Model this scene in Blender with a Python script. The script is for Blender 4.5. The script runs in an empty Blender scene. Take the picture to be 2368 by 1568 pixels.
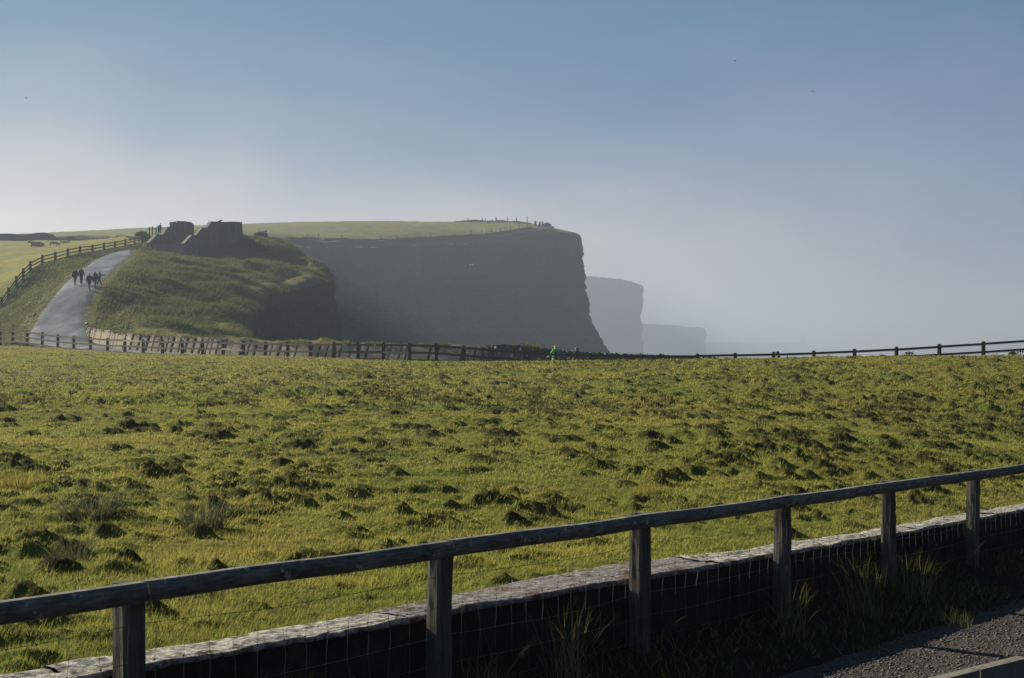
import bpy, math, random
import numpy as np
from mathutils import Vector
random.seed(7); RNG = np.random.default_rng(11)
SC = bpy.context.scene
COL = SC.collection
# ------------------------------------------------------------------ picture <-> world
F = 3287.0; CX = 1183.5; CY = 784.0            # the photograph read at 2367 x 1568
def W(px, py, Y): return np.array([(px-CX)/F*Y, Y, -(py-CY)/F*Y])
def lerp(x, xs, ys): return np.interp(x, xs, ys)
# ------------------------------------------------------------------ noise
_P = RNG.random((64, 64, 64)).astype(np.float32)
def vnoise(x, y, z=0.0):
    x = np.asarray(x, float); y = np.asarray(y, float); z = np.zeros_like(x)+z
    xi = np.floor(x).astype(int); yi = np.floor(y).astype(int); zi = np.floor(z).astype(int)
    fx = x-xi; fy = y-yi; fz = z-zi
    fx = fx*fx*(3-2*fx); fy = fy*fy*(3-2*fy); fz = fz*fz*(3-2*fz)
    r = 0
    for a in (0, 1):
        for b in (0, 1):
            for c in (0, 1):
                r = r + _P[(xi+a) & 63, (yi+b) & 63, (zi+c) & 63]*(fx if a else 1-fx)*(fy if b else 1-fy)*(fz if c else 1-fz)
    return r*2-1
def fbm(x, y, z=0.0, o=4, g=.5):
    s = 0; a = 1; k = 1; n = 0
    for i in range(o):
        s = s+a*vnoise(x*k+17.3*i, y*k+5.1*i, np.asarray(z)*k+3.7*i); n += a; a *= g; k *= 2.03
    return s/n
class TPS:
    def __init__(s, pts, reg=1e-3):
        p = np.array(pts, float); s.c = p[:, :2]; s.m = s.c.mean(0); s.k = 1/60.; v = p[:, 2]
        c = (s.c-s.m)*s.k; s.cc = c; n = len(c)
        A = np.zeros((n+3, n+3)); A[:n, :n] = s._u(c, c)+np.eye(n)*reg
        A[:n, n] = 1; A[:n, n+1:] = c; A[n, :n] = 1; A[n+1:, :n] = c.T
        s.w = np.linalg.solve(A, np.r_[v, 0, 0, 0])
    def _u(s, a, b):
        d = ((a[:, None]-b[None])**2).sum(-1); return .5*d*np.log(d+1e-12)
    def __call__(s, X, Y):
        X = np.asarray(X, float); sh = X.shape; q = (np.c_[X.ravel(), np.asarray(Y, float).ravel()]-s.m)*s.k
        out = np.empty(len(q)); n = len(s.cc)
        for i in range(0, len(q), 20000):
            c = q[i:i+20000]; out[i:i+20000] = s._u(c, s.cc)@s.w[:n]+s.w[n]+c@s.w[n+1:]
        return out.reshape(sh)
# ------------------------------------------------------------------ materials
def NT(name):
    m = bpy.data.materials.new(name); m.use_nodes = True; nt = m.node_tree
    for n in list(nt.nodes): nt.nodes.remove(n)
    return m, nt
def nd(nt, t, **k):
    n = nt.nodes.new(t)
    for a, v in k.items():
        if a.startswith('i_'):
            key = a[2:]; key = int(key) if key.isdigit() else key.replace('_', ' ')
            n.inputs[key].default_value = v
        else: setattr(n, a, v)
    return n
def ramp(nt, cols, pos=None, mode='LINEAR'):
    r = nd(nt, 'ShaderNodeValToRGB'); e = r.color_ramp.elements; r.color_ramp.interpolation = mode
    pos = pos or [i/(len(cols)-1) for i in range(len(cols))]
    for i in range(len(cols)-2): e.new(.5)
    for i, c in enumerate(cols): e[i].position = pos[i]; e[i].color = (*c, 1)
    return r
def noise_fac(nt, scale=1, stretch=(1, 1, 1), detail=6, rough=.6, dist=0.):
    tc = nd(nt, 'ShaderNodeTexCoord'); mp = nd(nt, 'ShaderNodeMapping'); mp.inputs['Scale'].default_value = stretch
    n = nd(nt, 'ShaderNodeTexNoise', i_Scale=scale, i_Detail=detail, i_Roughness=rough, i_Distortion=dist)
    nt.links.new(tc.outputs['Object'], mp.inputs[0]); nt.links.new(mp.outputs[0], n.inputs['Vector']); return n
def mat(name, cols, scale=5, stretch=(1, 1, 1), pos=None, rough=.85, spec=.25, bump=0., bscale=None, bstretch=None, detail=6,
        spots=None, second=None, transl=0., metal=0., attr=None, bdist=.02):
    """procedural material: a noise ramp, a second large-scale ramp mixed in, optional pale spots, bump"""
    m, nt = NT(name); L = nt.links.new
    n = noise_fac(nt, scale, stretch, detail); r = ramp(nt, cols, pos or None)
    if pos is None and len(cols) > 1:
        for i, e in enumerate(r.color_ramp.elements): e.position = .3+.4*i/(len(cols)-1)
    L(n.outputs['Fac'], r.inputs[0]); c = r.outputs[0]
    if attr:
        at = nd(nt, 'ShaderNodeAttribute', attribute_name='tint'); r2 = ramp(nt, attr)
        L(at.outputs['Fac'], r2.inputs[0]); mx = nd(nt, 'ShaderNodeMix', data_type='RGBA'); mx.inputs[0].default_value = .6
        L(c, mx.inputs[6]); L(r2.outputs[0], mx.inputs[7]); c = mx.outputs[2]
    if second:                                   # (scale, colours, amount, [stretch])
        n2 = noise_fac(nt, second[0], second[3] if len(second) > 3 else (1, 1, 1), 3); r2 = ramp(nt, second[1]);
        for i, e in enumerate(r2.color_ramp.elements): e.position = .35+.3*i/(len(second[1])-1)
        L(n2.outputs['Fac'], r2.inputs[0]); mx = nd(nt, 'ShaderNodeMix', data_type='RGBA'); mx.inputs[0].default_value = second[2]
        L(c, mx.inputs[6]); L(r2.outputs[0], mx.inputs[7]); c = mx.outputs[2]
    if spots:                                    # (scale, threshold, colour)
        n3 = noise_fac(nt, spots[0], spots[3] if len(spots) > 3 else (1, 1, 1), 4); mr = nd(nt, 'ShaderNodeMapRange'); mr.inputs[1].default_value = spots[1]; mr.inputs[2].default_value = spots[1]+.05
        L(n3.outputs['Fac'], mr.inputs[0]); mx = nd(nt, 'ShaderNodeMix', data_type='RGBA'); L(mr.outputs[0], mx.inputs[0])
        L(c, mx.inputs[6]); mx.inputs[7].default_value = (*spots[2], 1); c = mx.outputs[2]
    p = nd(nt, 'ShaderNodeBsdfPrincipled', i_Roughness=rough, i_Metallic=metal); p.inputs['Specular IOR Level'].default_value = spec
    L(c, p.inputs['Base Color']); sh = p.outputs[0]
    if bump:
        nb = noise_fac(nt, bscale or scale*3, bstretch or stretch, 8, .65); b = nd(nt, 'ShaderNodeBump', i_Strength=bump, i_Distance=bdist)
        L(nb.outputs['Fac'], b.inputs['Height']); L(b.outputs[0], p.inputs['Normal'])
    if transl:
        t = nd(nt, 'ShaderNodeBsdfTranslucent'); L(c, t.inputs[0]); ms = nd(nt, 'ShaderNodeMixShader'); ms.inputs[0].default_value = transl
        L(sh, ms.inputs[1]); L(t.outputs[0], ms.inputs[2]); sh = ms.outputs[0]
    o = nd(nt, 'ShaderNodeOutputMaterial'); L(sh, o.inputs[0]); return m
G1, G2, G3, G4 = (.022, .036, .008), (.050, .066, .014), (.095, .098, .022), (.165, .140, .045)
MAT = {}
MAT['field'] = mat('pasture turf', [(.035, .045, .010), (.10, .105, .020), (.19, .165, .035)], 7, bump=.6, bscale=60, second=(.35, [(.06, .095, .014), (.17, .14, .03)], .4), spec=.05, rough=1)
MAT['blade'] = mat('pasture grass blades', [(.10,.13,.025), (.20,.19,.045), (.30, .27, .075)], 1.6, transl=.55, attr=[(.06, .14, .015), (.22, .25, .04), (.36, .32, .085), (.24, .15, .06)], second=(.18, [(.11, .17, .02), (.36, .30, .06)], .3), spec=.1, rough=.7)
MAT['tussock'] = mat('tussock blades', [(.03,.045,.01), (.07,.07,.02), (.12, .09, .03)], 2.5, transl=.3, attr=[(.03, .055, .01), (.09, .10, .02), (.20, .15, .05)], spec=.05, rough=.9)  # brown like dead grass, darkened further to paint shade on the hummocks
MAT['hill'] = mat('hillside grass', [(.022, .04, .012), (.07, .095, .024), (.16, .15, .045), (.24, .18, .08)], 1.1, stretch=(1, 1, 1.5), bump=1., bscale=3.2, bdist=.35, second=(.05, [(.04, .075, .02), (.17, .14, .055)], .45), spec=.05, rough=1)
MAT['hillblade'] = mat('hillside tussock blades', [(.05, .085, .026), (.12, .14, .045), (.20, .175, .07)], .35, transl=.35, attr=[(.03, .07, .018), (.12, .15, .04), (.30, .24, .10)], second=(.06, [(.05, .09, .026), (.21, .175, .065)], .45), spec=.05)
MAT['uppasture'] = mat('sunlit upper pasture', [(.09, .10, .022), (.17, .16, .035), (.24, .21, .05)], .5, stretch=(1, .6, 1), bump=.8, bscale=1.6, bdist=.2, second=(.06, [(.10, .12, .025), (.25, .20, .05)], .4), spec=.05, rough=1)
MAT['meadow'] = mat('far meadow grass', [(.07, .09, .025), (.12, .13, .035), (.17, .16, .05)], .35, stretch=(1, .6, 1), bump=.8, bscale=1.2, bdist=.4, second=(.03, [(.08, .10, .03), (.16, .15, .045)], .4), spec=.05, rough=1)
MAT['cliff'] = mat('dark cliff rock', [(.004, .006, .010), (.045, .050, .058), (.26, .27, .29)], .075, stretch=(1, 1, 4.), bump=1., bscale=.16, bstretch=(1, 1, 2.6), bdist=2.5, second=(.03, [(.016, .032, .030), (.048, .05, .06), (.07, .12, .065)], .62), spec=.1, rough=.95)
MAT['rock'] = mat('black shale rock', [(.001, .001, .001), (.016, .013, .012), (.15, .12, .105)], .45, stretch=(1, 1, 2.0), bump=1., bscale=.8, bstretch=(1, 1, 1.6), bdist=1.2, second=(.16, [(.004, .006, .004), (.020, .020, .016)], .4), spec=.05, rough=1)
MAT['road'] = mat('wet asphalt', [(.03, .028, .026), (.13, .128, .125), (.42, .415, .41)], .6, stretch=(1, .22, 1), rough=.42, spec=.35, bump=.3, bscale=6, bdist=.05, second=(.16, [(.06, .056, .052), (.20, .20, .20)], .5))
MAT['track'] = mat('trodden gravel path', [(.03, .029, .030), (.06, .056, .056)], 2, rough=.9)
MAT['slab'] = mat('weathered brown flagstone', [(.17, .135, .105), (.29, .235, .185), (.40, .34, .275)], 1.3, bump=.5, bscale=12, spots=(2.3, .64, (.42, .39, .34)), rough=.9)
MAT['slabpale'] = mat('pale new flagstone', [(.25, .205, .155), (.33, .27, .20)], 1.5, bump=.3, bscale=14, rough=.9)
MAT['rubble'] = mat('dark rubble stone with lichen', [(.025, .023, .021), (.065, .058, .052), (.11, .097, .085)], 3, bump=.8, bscale=9, bdist=.06, spots=(3.2, .58, (.42, .40, .37)), rough=.95)
MAT['earth'] = mat('dark earth', [(.010, .008, .006), (.025, .020, .014)], 3, rough=1, spec=.05)
MAT['farwood'] = mat('dark creosoted timber', [(.020, .019, .014), (.040, .036, .028)], 6, rough=.9, spots=(5, .66, (.07, .08, .045)))
MAT['farrail'] = mat('weathered timber rail', [(.075, .064, .048), (.11, .095, .072)], 6, rough=.9)
MAT['palerail'] = mat('pale new timber rail', [(.34, .28, .22), (.40, .33, .26)], 4, rough=.85)
MAT['post'] = mat('weathered fence post', [(.02, .018, .015), (.085, .08, .07), (.19, .18, .16)], 16, stretch=(3.5, 3.5, .25), bump=.9, bscale=26, bstretch=(4, 4, .25), bdist=.006, second=(3.2, [(.035, .042, .015), (.13, .12, .11)], .5), spec=.1, rough=.95)
MAT['rail'] = mat('weathered round rail', [(.045, .044, .044), (.15, .145, .138), (.32, .31, .29)], 9, stretch=(1, 1, 7), bump=.7, bscale=30, bstretch=(1.2, 1.2, 9), bdist=.004, spots=(17, .615, (.36, .37, .35)), second=(2.6, [(.045, .05, .042), (.19, .175, .16)], .4), spec=.15, rough=.85)
MAT['wire'] = mat('galvanised wire', [(.05, .06, .06), (.09, .10, .10)], 20, rough=.55, spec=.4, metal=.6)
MAT['cope'] = mat('flaking limestone coping', [(.05, .045, .04), (.22, .20, .18), (.42, .40, .37), (.58, .56, .53)], 19, stretch=(1, 1, 1), bump=1., bscale=38, bdist=.03, spots=(5, .60, (.10, .075, .06), (1, 1, 1)), rough=.95, spec=.15)
MAT['cope2'] = mat('brown purple sandstone coping', [(.06, .05, .045), (.18, .165, .165), (.34, .325, .33)], 22, bump=1., bscale=38, bdist=.03, spots=(4.2, .56, (.12, .075, .055)), rough=.95, spec=.15)
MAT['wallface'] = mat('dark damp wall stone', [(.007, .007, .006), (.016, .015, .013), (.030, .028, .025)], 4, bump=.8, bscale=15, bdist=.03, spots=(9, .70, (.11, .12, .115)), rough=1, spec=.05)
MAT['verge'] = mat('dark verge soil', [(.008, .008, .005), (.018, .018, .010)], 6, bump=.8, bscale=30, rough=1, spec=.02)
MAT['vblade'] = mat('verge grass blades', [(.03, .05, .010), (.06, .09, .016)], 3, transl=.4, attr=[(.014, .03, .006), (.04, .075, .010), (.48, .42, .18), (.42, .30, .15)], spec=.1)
MAT['gravel'] = mat('brown gravel path', [(.026, .020, .016), (.050, .041, .035), (.088, .080, .075)], 30, bump=1., bscale=70, bdist=.012, second=(2.2, [(.036, .023, .016), (.075, .068, .064)], .5), rough=.95, spec=.2)
MAT['pebble'] = mat('gravel chippings', [(.04, .037, .036), (.115, .11, .105)], 40, rough=.8)
MAT['kerb'] = mat('concrete edging', [(.13, .118, .10), (.21, .19, .165)], 14, bump=.4, bscale=80, bdist=.004, rough=.9)
MAT['darkroad'] = mat('dark asphalt', [(.018, .018, .018), (.04, .04, .04)], 40, bump=.5, bscale=90, rough=.9)
MAT['concrete'] = mat('weathered shuttered concrete', [(.055, .058, .062), (.10, .105, .11), (.15, .15, .15)], .8, stretch=(2.5, 2.5, .25), bump=.3, bscale=3, rough=.9)
MAT['coping3'] = mat('lichen yellow coping', [(.13, .125, .095), (.21, .195, .14)], 2, rough=.9)
MAT['hedge'] = mat('dark field wall', [(.018, .022, .018), (.045, .048, .040)], 1.2, bump=.8, bscale=2, bdist=.2, rough=1)
MAT['bush'] = mat('dark bush leaves', [(.012, .022, .010), (.035, .05, .02)], 2, transl=.2, rough=.9)
MAT['brack'] = mat('bracken', [(.03, .024, .02), (.06, .045, .035)], 2, transl=.2, rough=.95)
MAT['gorse'] = mat('yellow flowers', [(.45, .33, .03), (.6, .45, .05)], 9)
MAT['rush'] = mat('rush stems', [(.05, .065, .03), (.12, .135, .07)], 6, transl=.25, attr=[(.03, .05, .02), (.14, .15, .09), (.22, .20, .12)])
MAT['weed'] = mat('dry brown stems', [(.06, .035, .02), (.10, .07, .04)], 6)
MAT['sea'] = mat('sea water', [(.02, .04, .05), (.03, .05, .06)], .05, rough=.15, spec=.5, bump=.4, bscale=.3, bdist=1)
MAT['sign'] = mat('white sign board', [(.62, .64, .62), (.7, .7, .68)], 3, rough=.6)
MAT['signgreen'] = mat('pale green sign board', [(.36, .44, .42), (.42, .5, .47)], 3, rough=.6)
MAT['ink'] = mat('black sign print', [(.02, .02, .02), (.03, .03, .03)], 3, rough=.6)
MAT['cowb'] = mat('brown hide', [(.19, .115, .08), (.28, .17, .12)], 2, rough=.8)
MAT['coww'] = mat('cream hide', [(.34, .30, .24), (.45, .40, .33)], 2, rough=.8)
MAT['cowt'] = mat('tan hide', [(.20, .15, .10), (.30, .24, .17)], 2, rough=.8)
MAT['skin'] = mat('skin', [(.42, .25, .18), (.50, .31, .23)], 4, rough=.6)
def ledge(m, c1, c2, lo, hi):
    nt = m.node_tree; L = nt.links.new; p = [n for n in nt.nodes if n.type == 'BSDF_PRINCIPLED'][0]; src = p.inputs['Base Color'].links[0].from_socket
    g = nd(nt, 'ShaderNodeNewGeometry'); sp = nd(nt, 'ShaderNodeSeparateXYZ'); L(g.outputs['Normal'], sp.inputs[0]); n = noise_fac(nt, .12, (1, 1, 1), 5); ad = nd(nt, 'ShaderNodeMath', operation='ADD'); L(sp.outputs['Z'], ad.inputs[0]); L(n.outputs['Fac'], ad.inputs[1])
    mr = nd(nt, 'ShaderNodeMapRange'); mr.inputs[1].default_value = lo; mr.inputs[2].default_value = hi; L(ad.outputs[0], mr.inputs[0]); r = ramp(nt, [c1, c2]); n2 = noise_fac(nt, 1.2); L(n2.outputs['Fac'], r.inputs[0])
    mx = nd(nt, 'ShaderNodeMix', data_type='RGBA'); L(mr.outputs[0], mx.inputs[0]); L(src, mx.inputs[6]); L(r.outputs[0], mx.inputs[7]); L(mx.outputs[2], p.inputs['Base Color'])
ledge(MAT['cliff'], (.045, .085, .035), (.085, .12, .045), .80, 1.15)
def shade_grass_tint(m, c):                                       # hummock turf darkened in place of shade; on cliffs, grass green at the rim
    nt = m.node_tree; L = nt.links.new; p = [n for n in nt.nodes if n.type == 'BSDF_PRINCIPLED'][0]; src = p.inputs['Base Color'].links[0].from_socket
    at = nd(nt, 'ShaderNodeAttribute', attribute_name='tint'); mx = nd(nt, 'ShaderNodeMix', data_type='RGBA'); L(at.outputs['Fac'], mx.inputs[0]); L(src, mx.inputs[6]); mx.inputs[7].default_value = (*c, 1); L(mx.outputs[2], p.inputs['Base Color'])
shade_grass_tint(MAT['field'], (.026, .022, .010)); shade_grass_tint(MAT['cliff'], (.07, .11, .045)); shade_grass_tint(MAT['rock'], (.030, .050, .016))
def plain(name, c, rough=.85): return mat(name, [tuple(x*.85 for x in c), tuple(min(1, x*1.12) for x in c)], 9, rough=rough)
# ------------------------------------------------------------------ object helpers
ORG = {}
def tag(o, label=None, cat=None, group=None, kind=None):
    if label: o['label'] = label
    if cat: o['category'] = cat
    if group: o['group'] = group
    if kind: o['kind'] = kind
    return o
def thing(name, label, cat, loc, group=None):
    o = bpy.data.objects.new(name, None); o.empty_display_size = .2; COL.objects.link(o)
    o.location = [float(c) for c in loc]; ORG[o.name] = np.array(loc, float)
    return tag(o, label, cat, group)
def link(name, me, m, parent):
    me.materials.clear()
    for mm in (m if isinstance(m, (list, tuple)) else [m]): me.materials.append(mm)
    o = bpy.data.objects.new(name, me); COL.objects.link(o)
    if parent is not None:
        o.parent = parent; org = ORG[parent.name]; ORG[o.name] = org
        if org.any():
            n = len(me.vertices); v = np.empty(n*3, np.float32); me.vertices.foreach_get('co', v)
            v = v.reshape(-1, 3)-org.astype(np.float32); me.vertices.foreach_set('co', v.ravel()); me.update()
    else: ORG[o.name] = np.zeros(3)
    return o
def npmesh(name, V, tri=None, quad=None, smooth=False, tint=None):
    me = bpy.data.meshes.new(name); V = np.asarray(V, np.float32); me.vertices.add(len(V)); me.vertices.foreach_set('co', V.ravel())
    fs = []; st = []; k = 0
    if quad is not None and len(quad): q = np.asarray(quad, np.int32); fs.append(q.ravel()); st.append(np.arange(len(q))*4); k = len(q)*4
    if tri is not None and len(tri): t = np.asarray(tri, np.int32); fs.append(t.ravel()); st.append(np.arange(len(t))*3+k)
    lo = np.concatenate(fs).astype(np.int32); s = np.concatenate(st).astype(np.int32)
    me.loops.add(len(lo)); me.loops.foreach_set('vertex_index', lo); me.polygons.add(len(s)); me.polygons.foreach_set('loop_start', s)
    me.update(calc_edges=True)
    if smooth: me.polygons.foreach_set('use_smooth', np.ones(len(s), bool))
    if tint is not None:
        a = me.attributes.new('tint', 'FLOAT', 'POINT'); a.data.foreach_set('value', np.asarray(tint, np.float32))
    return me
def gridfaces(nr, nc):
    i = np.arange(nr*nc).reshape(nr, nc); return np.stack([i[:-1, :-1], i[:-1, 1:], i[1:, 1:], i[1:, :-1]], -1).reshape(-1, 4)
class MB:
    def __init__(s): s.v = []; s.f = []
    def add(s, V, Fc):
        k = len(s.v); s.v += [tuple(map(float, p)) for p in V]; s.f += [tuple(i+k for i in f) for f in Fc]; return s
    def box(s, c, sx, sy, sz, ax=None, ay=None, az=None, taper=1.):
        ax = np.array(ax if ax is not None else (1, 0, 0), float); ay = np.array(ay if ay is not None else (0, 1, 0), float); az = np.array(az if az is not None else (0, 0, 1), float)
        c = np.array(c, float); V = [c+ax*sx/2*i*(taper if k > 0 else 1)+ay*sy/2*j*(taper if k > 0 else 1)+az*sz/2*k for k in (-1, 1) for j in (-1, 1) for i in (-1, 1)]
        return s.add(V, [(0, 2, 3, 1), (4, 5, 7, 6), (0, 1, 5, 4), (2, 6, 7, 3), (0, 4, 6, 2), (1, 3, 7, 5)])
    def tube(s, pts, r, n=6, cap=True):
        pts = [np.array(p, float) for p in pts]; rr = r if hasattr(r, '__len__') else [r]*len(pts); V = []; Fc = []
        for i, p in enumerate(pts):
            t = pts[min(i+1, len(pts)-1)]-pts[max(i-1, 0)]; t /= np.linalg.norm(t)+1e-9
            up = np.array((0, 0, 1.)) if abs(t[2]) < .9 else np.array((1., 0, 0)); a = np.cross(t, up); a /= np.linalg.norm(a); b = np.cross(a, t)
            V += [p+rr[i]*(a*math.cos(2*math.pi*j/n)+b*math.sin(2*math.pi*j/n)) for j in range(n)]
        for i in range(len(pts)-1):
            for j in range(n): Fc.append((i*n+j, i*n+(j+1) % n, (i+1)*n+(j+1) % n, (i+1)*n+j))
        if cap: Fc += [tuple(range(n))[::-1], tuple((len(pts)-1)*n+j for j in range(n))]
        return s.add(V, Fc)
    def prism(s, poly, vec):
        n = len(poly); P = [np.array(p, float) for p in poly]; v = np.array(vec, float)
        return s.add(P+[p+v for p in P], [tuple(range(n)), tuple(range(2*n-1, n-1, -1))]+[(i, n+i, n+(i+1) % n, (i+1) % n) for i in range(n)])
    def blob(s, c, r, n=8, m=5, amp=.15, seed=0):
        c = np.array(c, float); r = np.array(r, float)*np.ones(3); V = []; Fc = []
        for i in range(m+1):
            th = math.pi*i/m
            for j in range(n):
                d = np.array((math.sin(th)*math.cos(2*math.pi*j/n), math.sin(th)*math.sin(2*math.pi*j/n), math.cos(th)))
                k = 1+amp*float(vnoise(d[0]*2+seed*3.1, d[1]*2, d[2]*2+seed)); V.append(c+d*r*k)
        for i in range(m):
            for j in range(n): Fc.append((i*n+j, (i+1)*n+j, (i+1)*n+(j+1) % n, i*n+(j+1) % n))
        return s.add(V, Fc)
    def build(s, name, m, parent=None, smooth=False):
        me = bpy.data.meshes.new(name); me.from_pydata(s.v, [], s.f); me.update()
        if smooth: me.polygons.foreach_set('use_smooth', np.ones(len(me.polygons), bool))
        o = link(name, me, m, parent)
        return o
def struct(name, me, m): return tag(link(name, me, m, None), kind='structure')
def blades(name, B, H, Wd, lean, m, parent=None, tint=None, curve=.5, seg=1, kind=None, label=None, cat=None, az=None):
    """B (n,3) roots; each blade a tapering bent ribbon"""
    n = len(B); az = RNG.random(n)*6.283 if az is None else az; la = lean
    dx = np.cos(az); dy = np.sin(az); fa = RNG.random(n)*6.283; sx = np.cos(fa); sy = np.sin(fa)
    side = np.stack([sx, sy, 0*sx], -1)*(Wd/2)[:, None]
    def at(t): o = la*H*(t*(1-curve)+curve*t*t); z = H*t*np.sqrt(np.clip(1-.35*(la*t)**2, .15, 1)); return B+np.stack([dx*o, dy*o, z], -1)
    if seg == 1:
        V = np.stack([B-side, B+side, at(1.)], 1).reshape(-1, 3); T = np.arange(n*3).reshape(-1, 3); me = npmesh(name, V, tri=T, tint=np.repeat(tint, 3) if tint is not None else None)
    else:
        L = []
        for k in range(seg): t = k/seg; w = (1-t)**.6; L += [at(t)-side*w, at(t)+side*w]
        L.append(at(1.)); V = np.stack(L, 1).reshape(-1, 3); q = 2*seg+1; b = np.arange(n)*q
        Q = np.concatenate([np.stack([b+2*k, b+2*k+1, b+2*k+3, b+2*k+2], -1) for k in range(seg-1)]); T = np.stack([b+2*seg-2, b+2*seg-1, b+2*seg], -1)
        me = npmesh(name, V, tri=T, quad=Q, tint=np.repeat(tint, q) if tint is not None else None)
    o = link(name, me, m, parent)
    if kind: o['kind'] = kind
    if label: tag(o, label, cat)
    return o
# ------------------------------------------------------------------ line of the near fence
P0 = np.array((-1.469, 5.5)); DV = np.array((.6158, .7879)); NV = np.array((.7879, -.6158))   # NV points to the camera side
def nf(t, o=0., z=0.): p = P0+DV*t+NV*o; return np.array((p[0], p[1], z))
def t_at(px, o=0.):                                          # t where the picture column px meets the line at offset o
    u = (px-CX)/F; q = P0+NV*o; return (u*q[1]-q[0])/(DV[0]-u*DV[1])
def z_cope(t): return -(1.30+.036*t)
def z_path(t): return -(1.80+.036*t)
def off(X, Y): return (X-P0[0])*NV[0]+(Y-P0[1])*NV[1]
def tt(X, Y): return (X-P0[0])*DV[0]+(Y-P0[1])*DV[1]
WT = ([-3, 1.7, 2.3, 3.4, 4.2, 4.7, 5.2, 30], [.25, .25, .34, .42, .50, .42, .28, .25])
# ------------------------------------------------------------------ line of the far fence
FX = [-900, -200, 0, 150, 300, 450, 600, 750, 900, 1200, 1500, 1800, 2367, 3200]
FY = [175, 132, 122, 114, 106.5, 100.5, 95.5, 91, 88, 84, 81.5, 80, 79, 79]
def fenceY(px): return float(np.interp(px, FX, FY))
POSTS = [(1, 761.5), (30, 761.5), (63, 763.6), (98, 768.5), (134, 773), (171, 776), (209.5, 779), (249, 781.3), (289, 782.4), (331, 784.6), (376, 785.6),
 (421.6, 786.6), (468.6, 787), (515.7, 787), (563, 789.8), (613.8, 790.2), (665.5, 790.8), (718, 791.3), (772.7, 791.7), (828, 792), (886.5, 792.2), (947, 793),
 (1008.6, 794.3), (1073, 799), (1139, 804.8), (1212, 810), (1285, 813.6), (1363.5, 816), (1444, 817.2), (1526.6, 817.6), (1612, 817.6), (1699, 815.7), (1788, 813.5),
 (1881, 810.6), (1975, 806.6), (2072, 801.7), (2171, 795.3), (2272.7, 789.2), (2378, 782)]
# ------------------------------------------------------------------ 1. the near pasture
def far_z(px, y, Y): return W(px, y, Y)
ctl = []
for t in (-4, -1.5, 0, 1.5, 3, 5, 7, 9, 12, 15, 19, 25, 30): p = nf(t, -.45); ctl.append((p[0], p[1], z_cope(t)-.07+(.0)))
for t in (2, 6, 10, 14): p = nf(t, -3.); ctl.append((p[0], p[1], -1.40-.012*t))
for px, y in ((-500, 785), (-250, 790), (1, 797), (63, 800), (134, 804), (209, 808), (289, 815), (376, 820), (469, 823.5), (564, 826.5), (666, 828.5), (773, 830.5), (887, 833)):
    q = far_z(px, y, fenceY(px)-.3); ctl.append((q[0], q[1], q[2]-.08))
for px, y in ((1008, 836), (1139, 838.5), (1285, 839.5), (1444, 839), (1612, 837.5), (1788, 835.5), (1975, 833.5), (2171, 830), (2367, 826), (2650, 818), (3000, 805)):
    q = far_z(px, y, fenceY(px)-7); ctl.append((q[0], q[1], q[2]-.16)); q = far_z(px, y, fenceY(px)+.5); ctl.append((q[0], q[1], q[2]-.50))
ctl += [tuple(W(px, y, Y)) for px, y, Y in ((600, 900, 40), (1200, 905, 38), (1900, 905, 36), (200, 900, 42), (-400, 895, 45), (2500, 900, 36), (600, 1010, 21), (1200, 1010, 20.5), (1800, 1010, 20.))]
GT = TPS(ctl, 2e-4)
NU, NR = 1450, 860
U = np.linspace(-.76, .73, NU); LY0, LY1 = math.log(4.0), math.log(150.0); YR = np.exp(np.linspace(LY0, LY1, NR))
UU, YY = np.meshgrid(U, YR); XX = UU*YY
Zc = GT(XX[::6, ::10], YY[::6, ::10])                          # smooth base on a coarse grid, then interpolated
tmp = np.stack([np.interp(np.arange(NU), np.arange(0, NU, 10), r) for r in Zc]); ii = np.arange(0, NR, 6)
rr = np.clip(np.arange(NR)/6., 0, len(ii)-1); r0 = np.minimum(rr.astype(int), len(ii)-2); fr = (rr-r0)[:, None]
Z = tmp[r0]*(1-fr)+tmp[r0+1]*fr
Z += .05*fbm(XX*.35, YY*.35, 1.7, 3)+.022*fbm(XX*2.1, YY*2.1, 4.2, 3)
MH = np.zeros_like(Z)
nm = 120000
my = np.exp(RNG.uniform(math.log(5.5), math.log(92), nm*6)); keep = RNG.random(nm*6) < (my/92)**2*1.0
my = 5.5+(92-5.5)*np.sqrt(RNG.random(nm)); mu = RNG.uniform(-.5, .5, nm); mx_ = mu*my
dens = fbm(mx_*.22, my*.22, 9.1, 3); near = np.clip((95-my)/50, .30, 1)
sel = RNG.random(nm) < np.clip(.36+.8*dens, .10, 1)*near; mx_, my = mx_[sel], my[sel]; n = len(my)
R = (.035+.115*RNG.random(n)**3.4)*np.clip(.62+my/60, .7, 1.05); Hh = R*RNG.uniform(.4, .85, n)*np.clip(1.15-my/150, .6, 1.); asp = RNG.uniform(1.1, 2.8, n); th = RNG.normal(.15, .6, n)
extra = [(50, 1105, .30, .24), (150, 1128, .17, .15), (165, 1290, .16, .17), (300, 988, .40, .26), (670, 1135, .2, .15), (610, 1170, .17, .14), (700, 1168, .2, .13), (1010, 1190, .28, .14), (1190, 1183, .2, .14), (1250, 1165, .22, .2), (1290, 1150, .2, .19),
         (1370, 1045, .22, .2), (450, 1240, .2, .15), (250, 1240, .24, .17), (290, 1315, .18, .14), (440, 1385, .2, .16), (130, 1340, .2, .14), (1840, 1190, .24, .17), (1600, 1080, .26, .19), (1100, 1068, .26, .16), (800, 1052, .22, .14), (1450, 1110, .2, .12), (480, 1190, .15, .17),
         (180, 1145, .14, .13), (820, 1290, .15, .1), (770, 1320, .14, .1), (1170, 1330, .16, .12), (970, 1260, .15, .1), (1440, 1300, .14, .1), (60, 1400, .2, .12), (520, 1330, .18, .12), (350, 1430, .16, .12), (90, 1470, .2, .14)]
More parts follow.
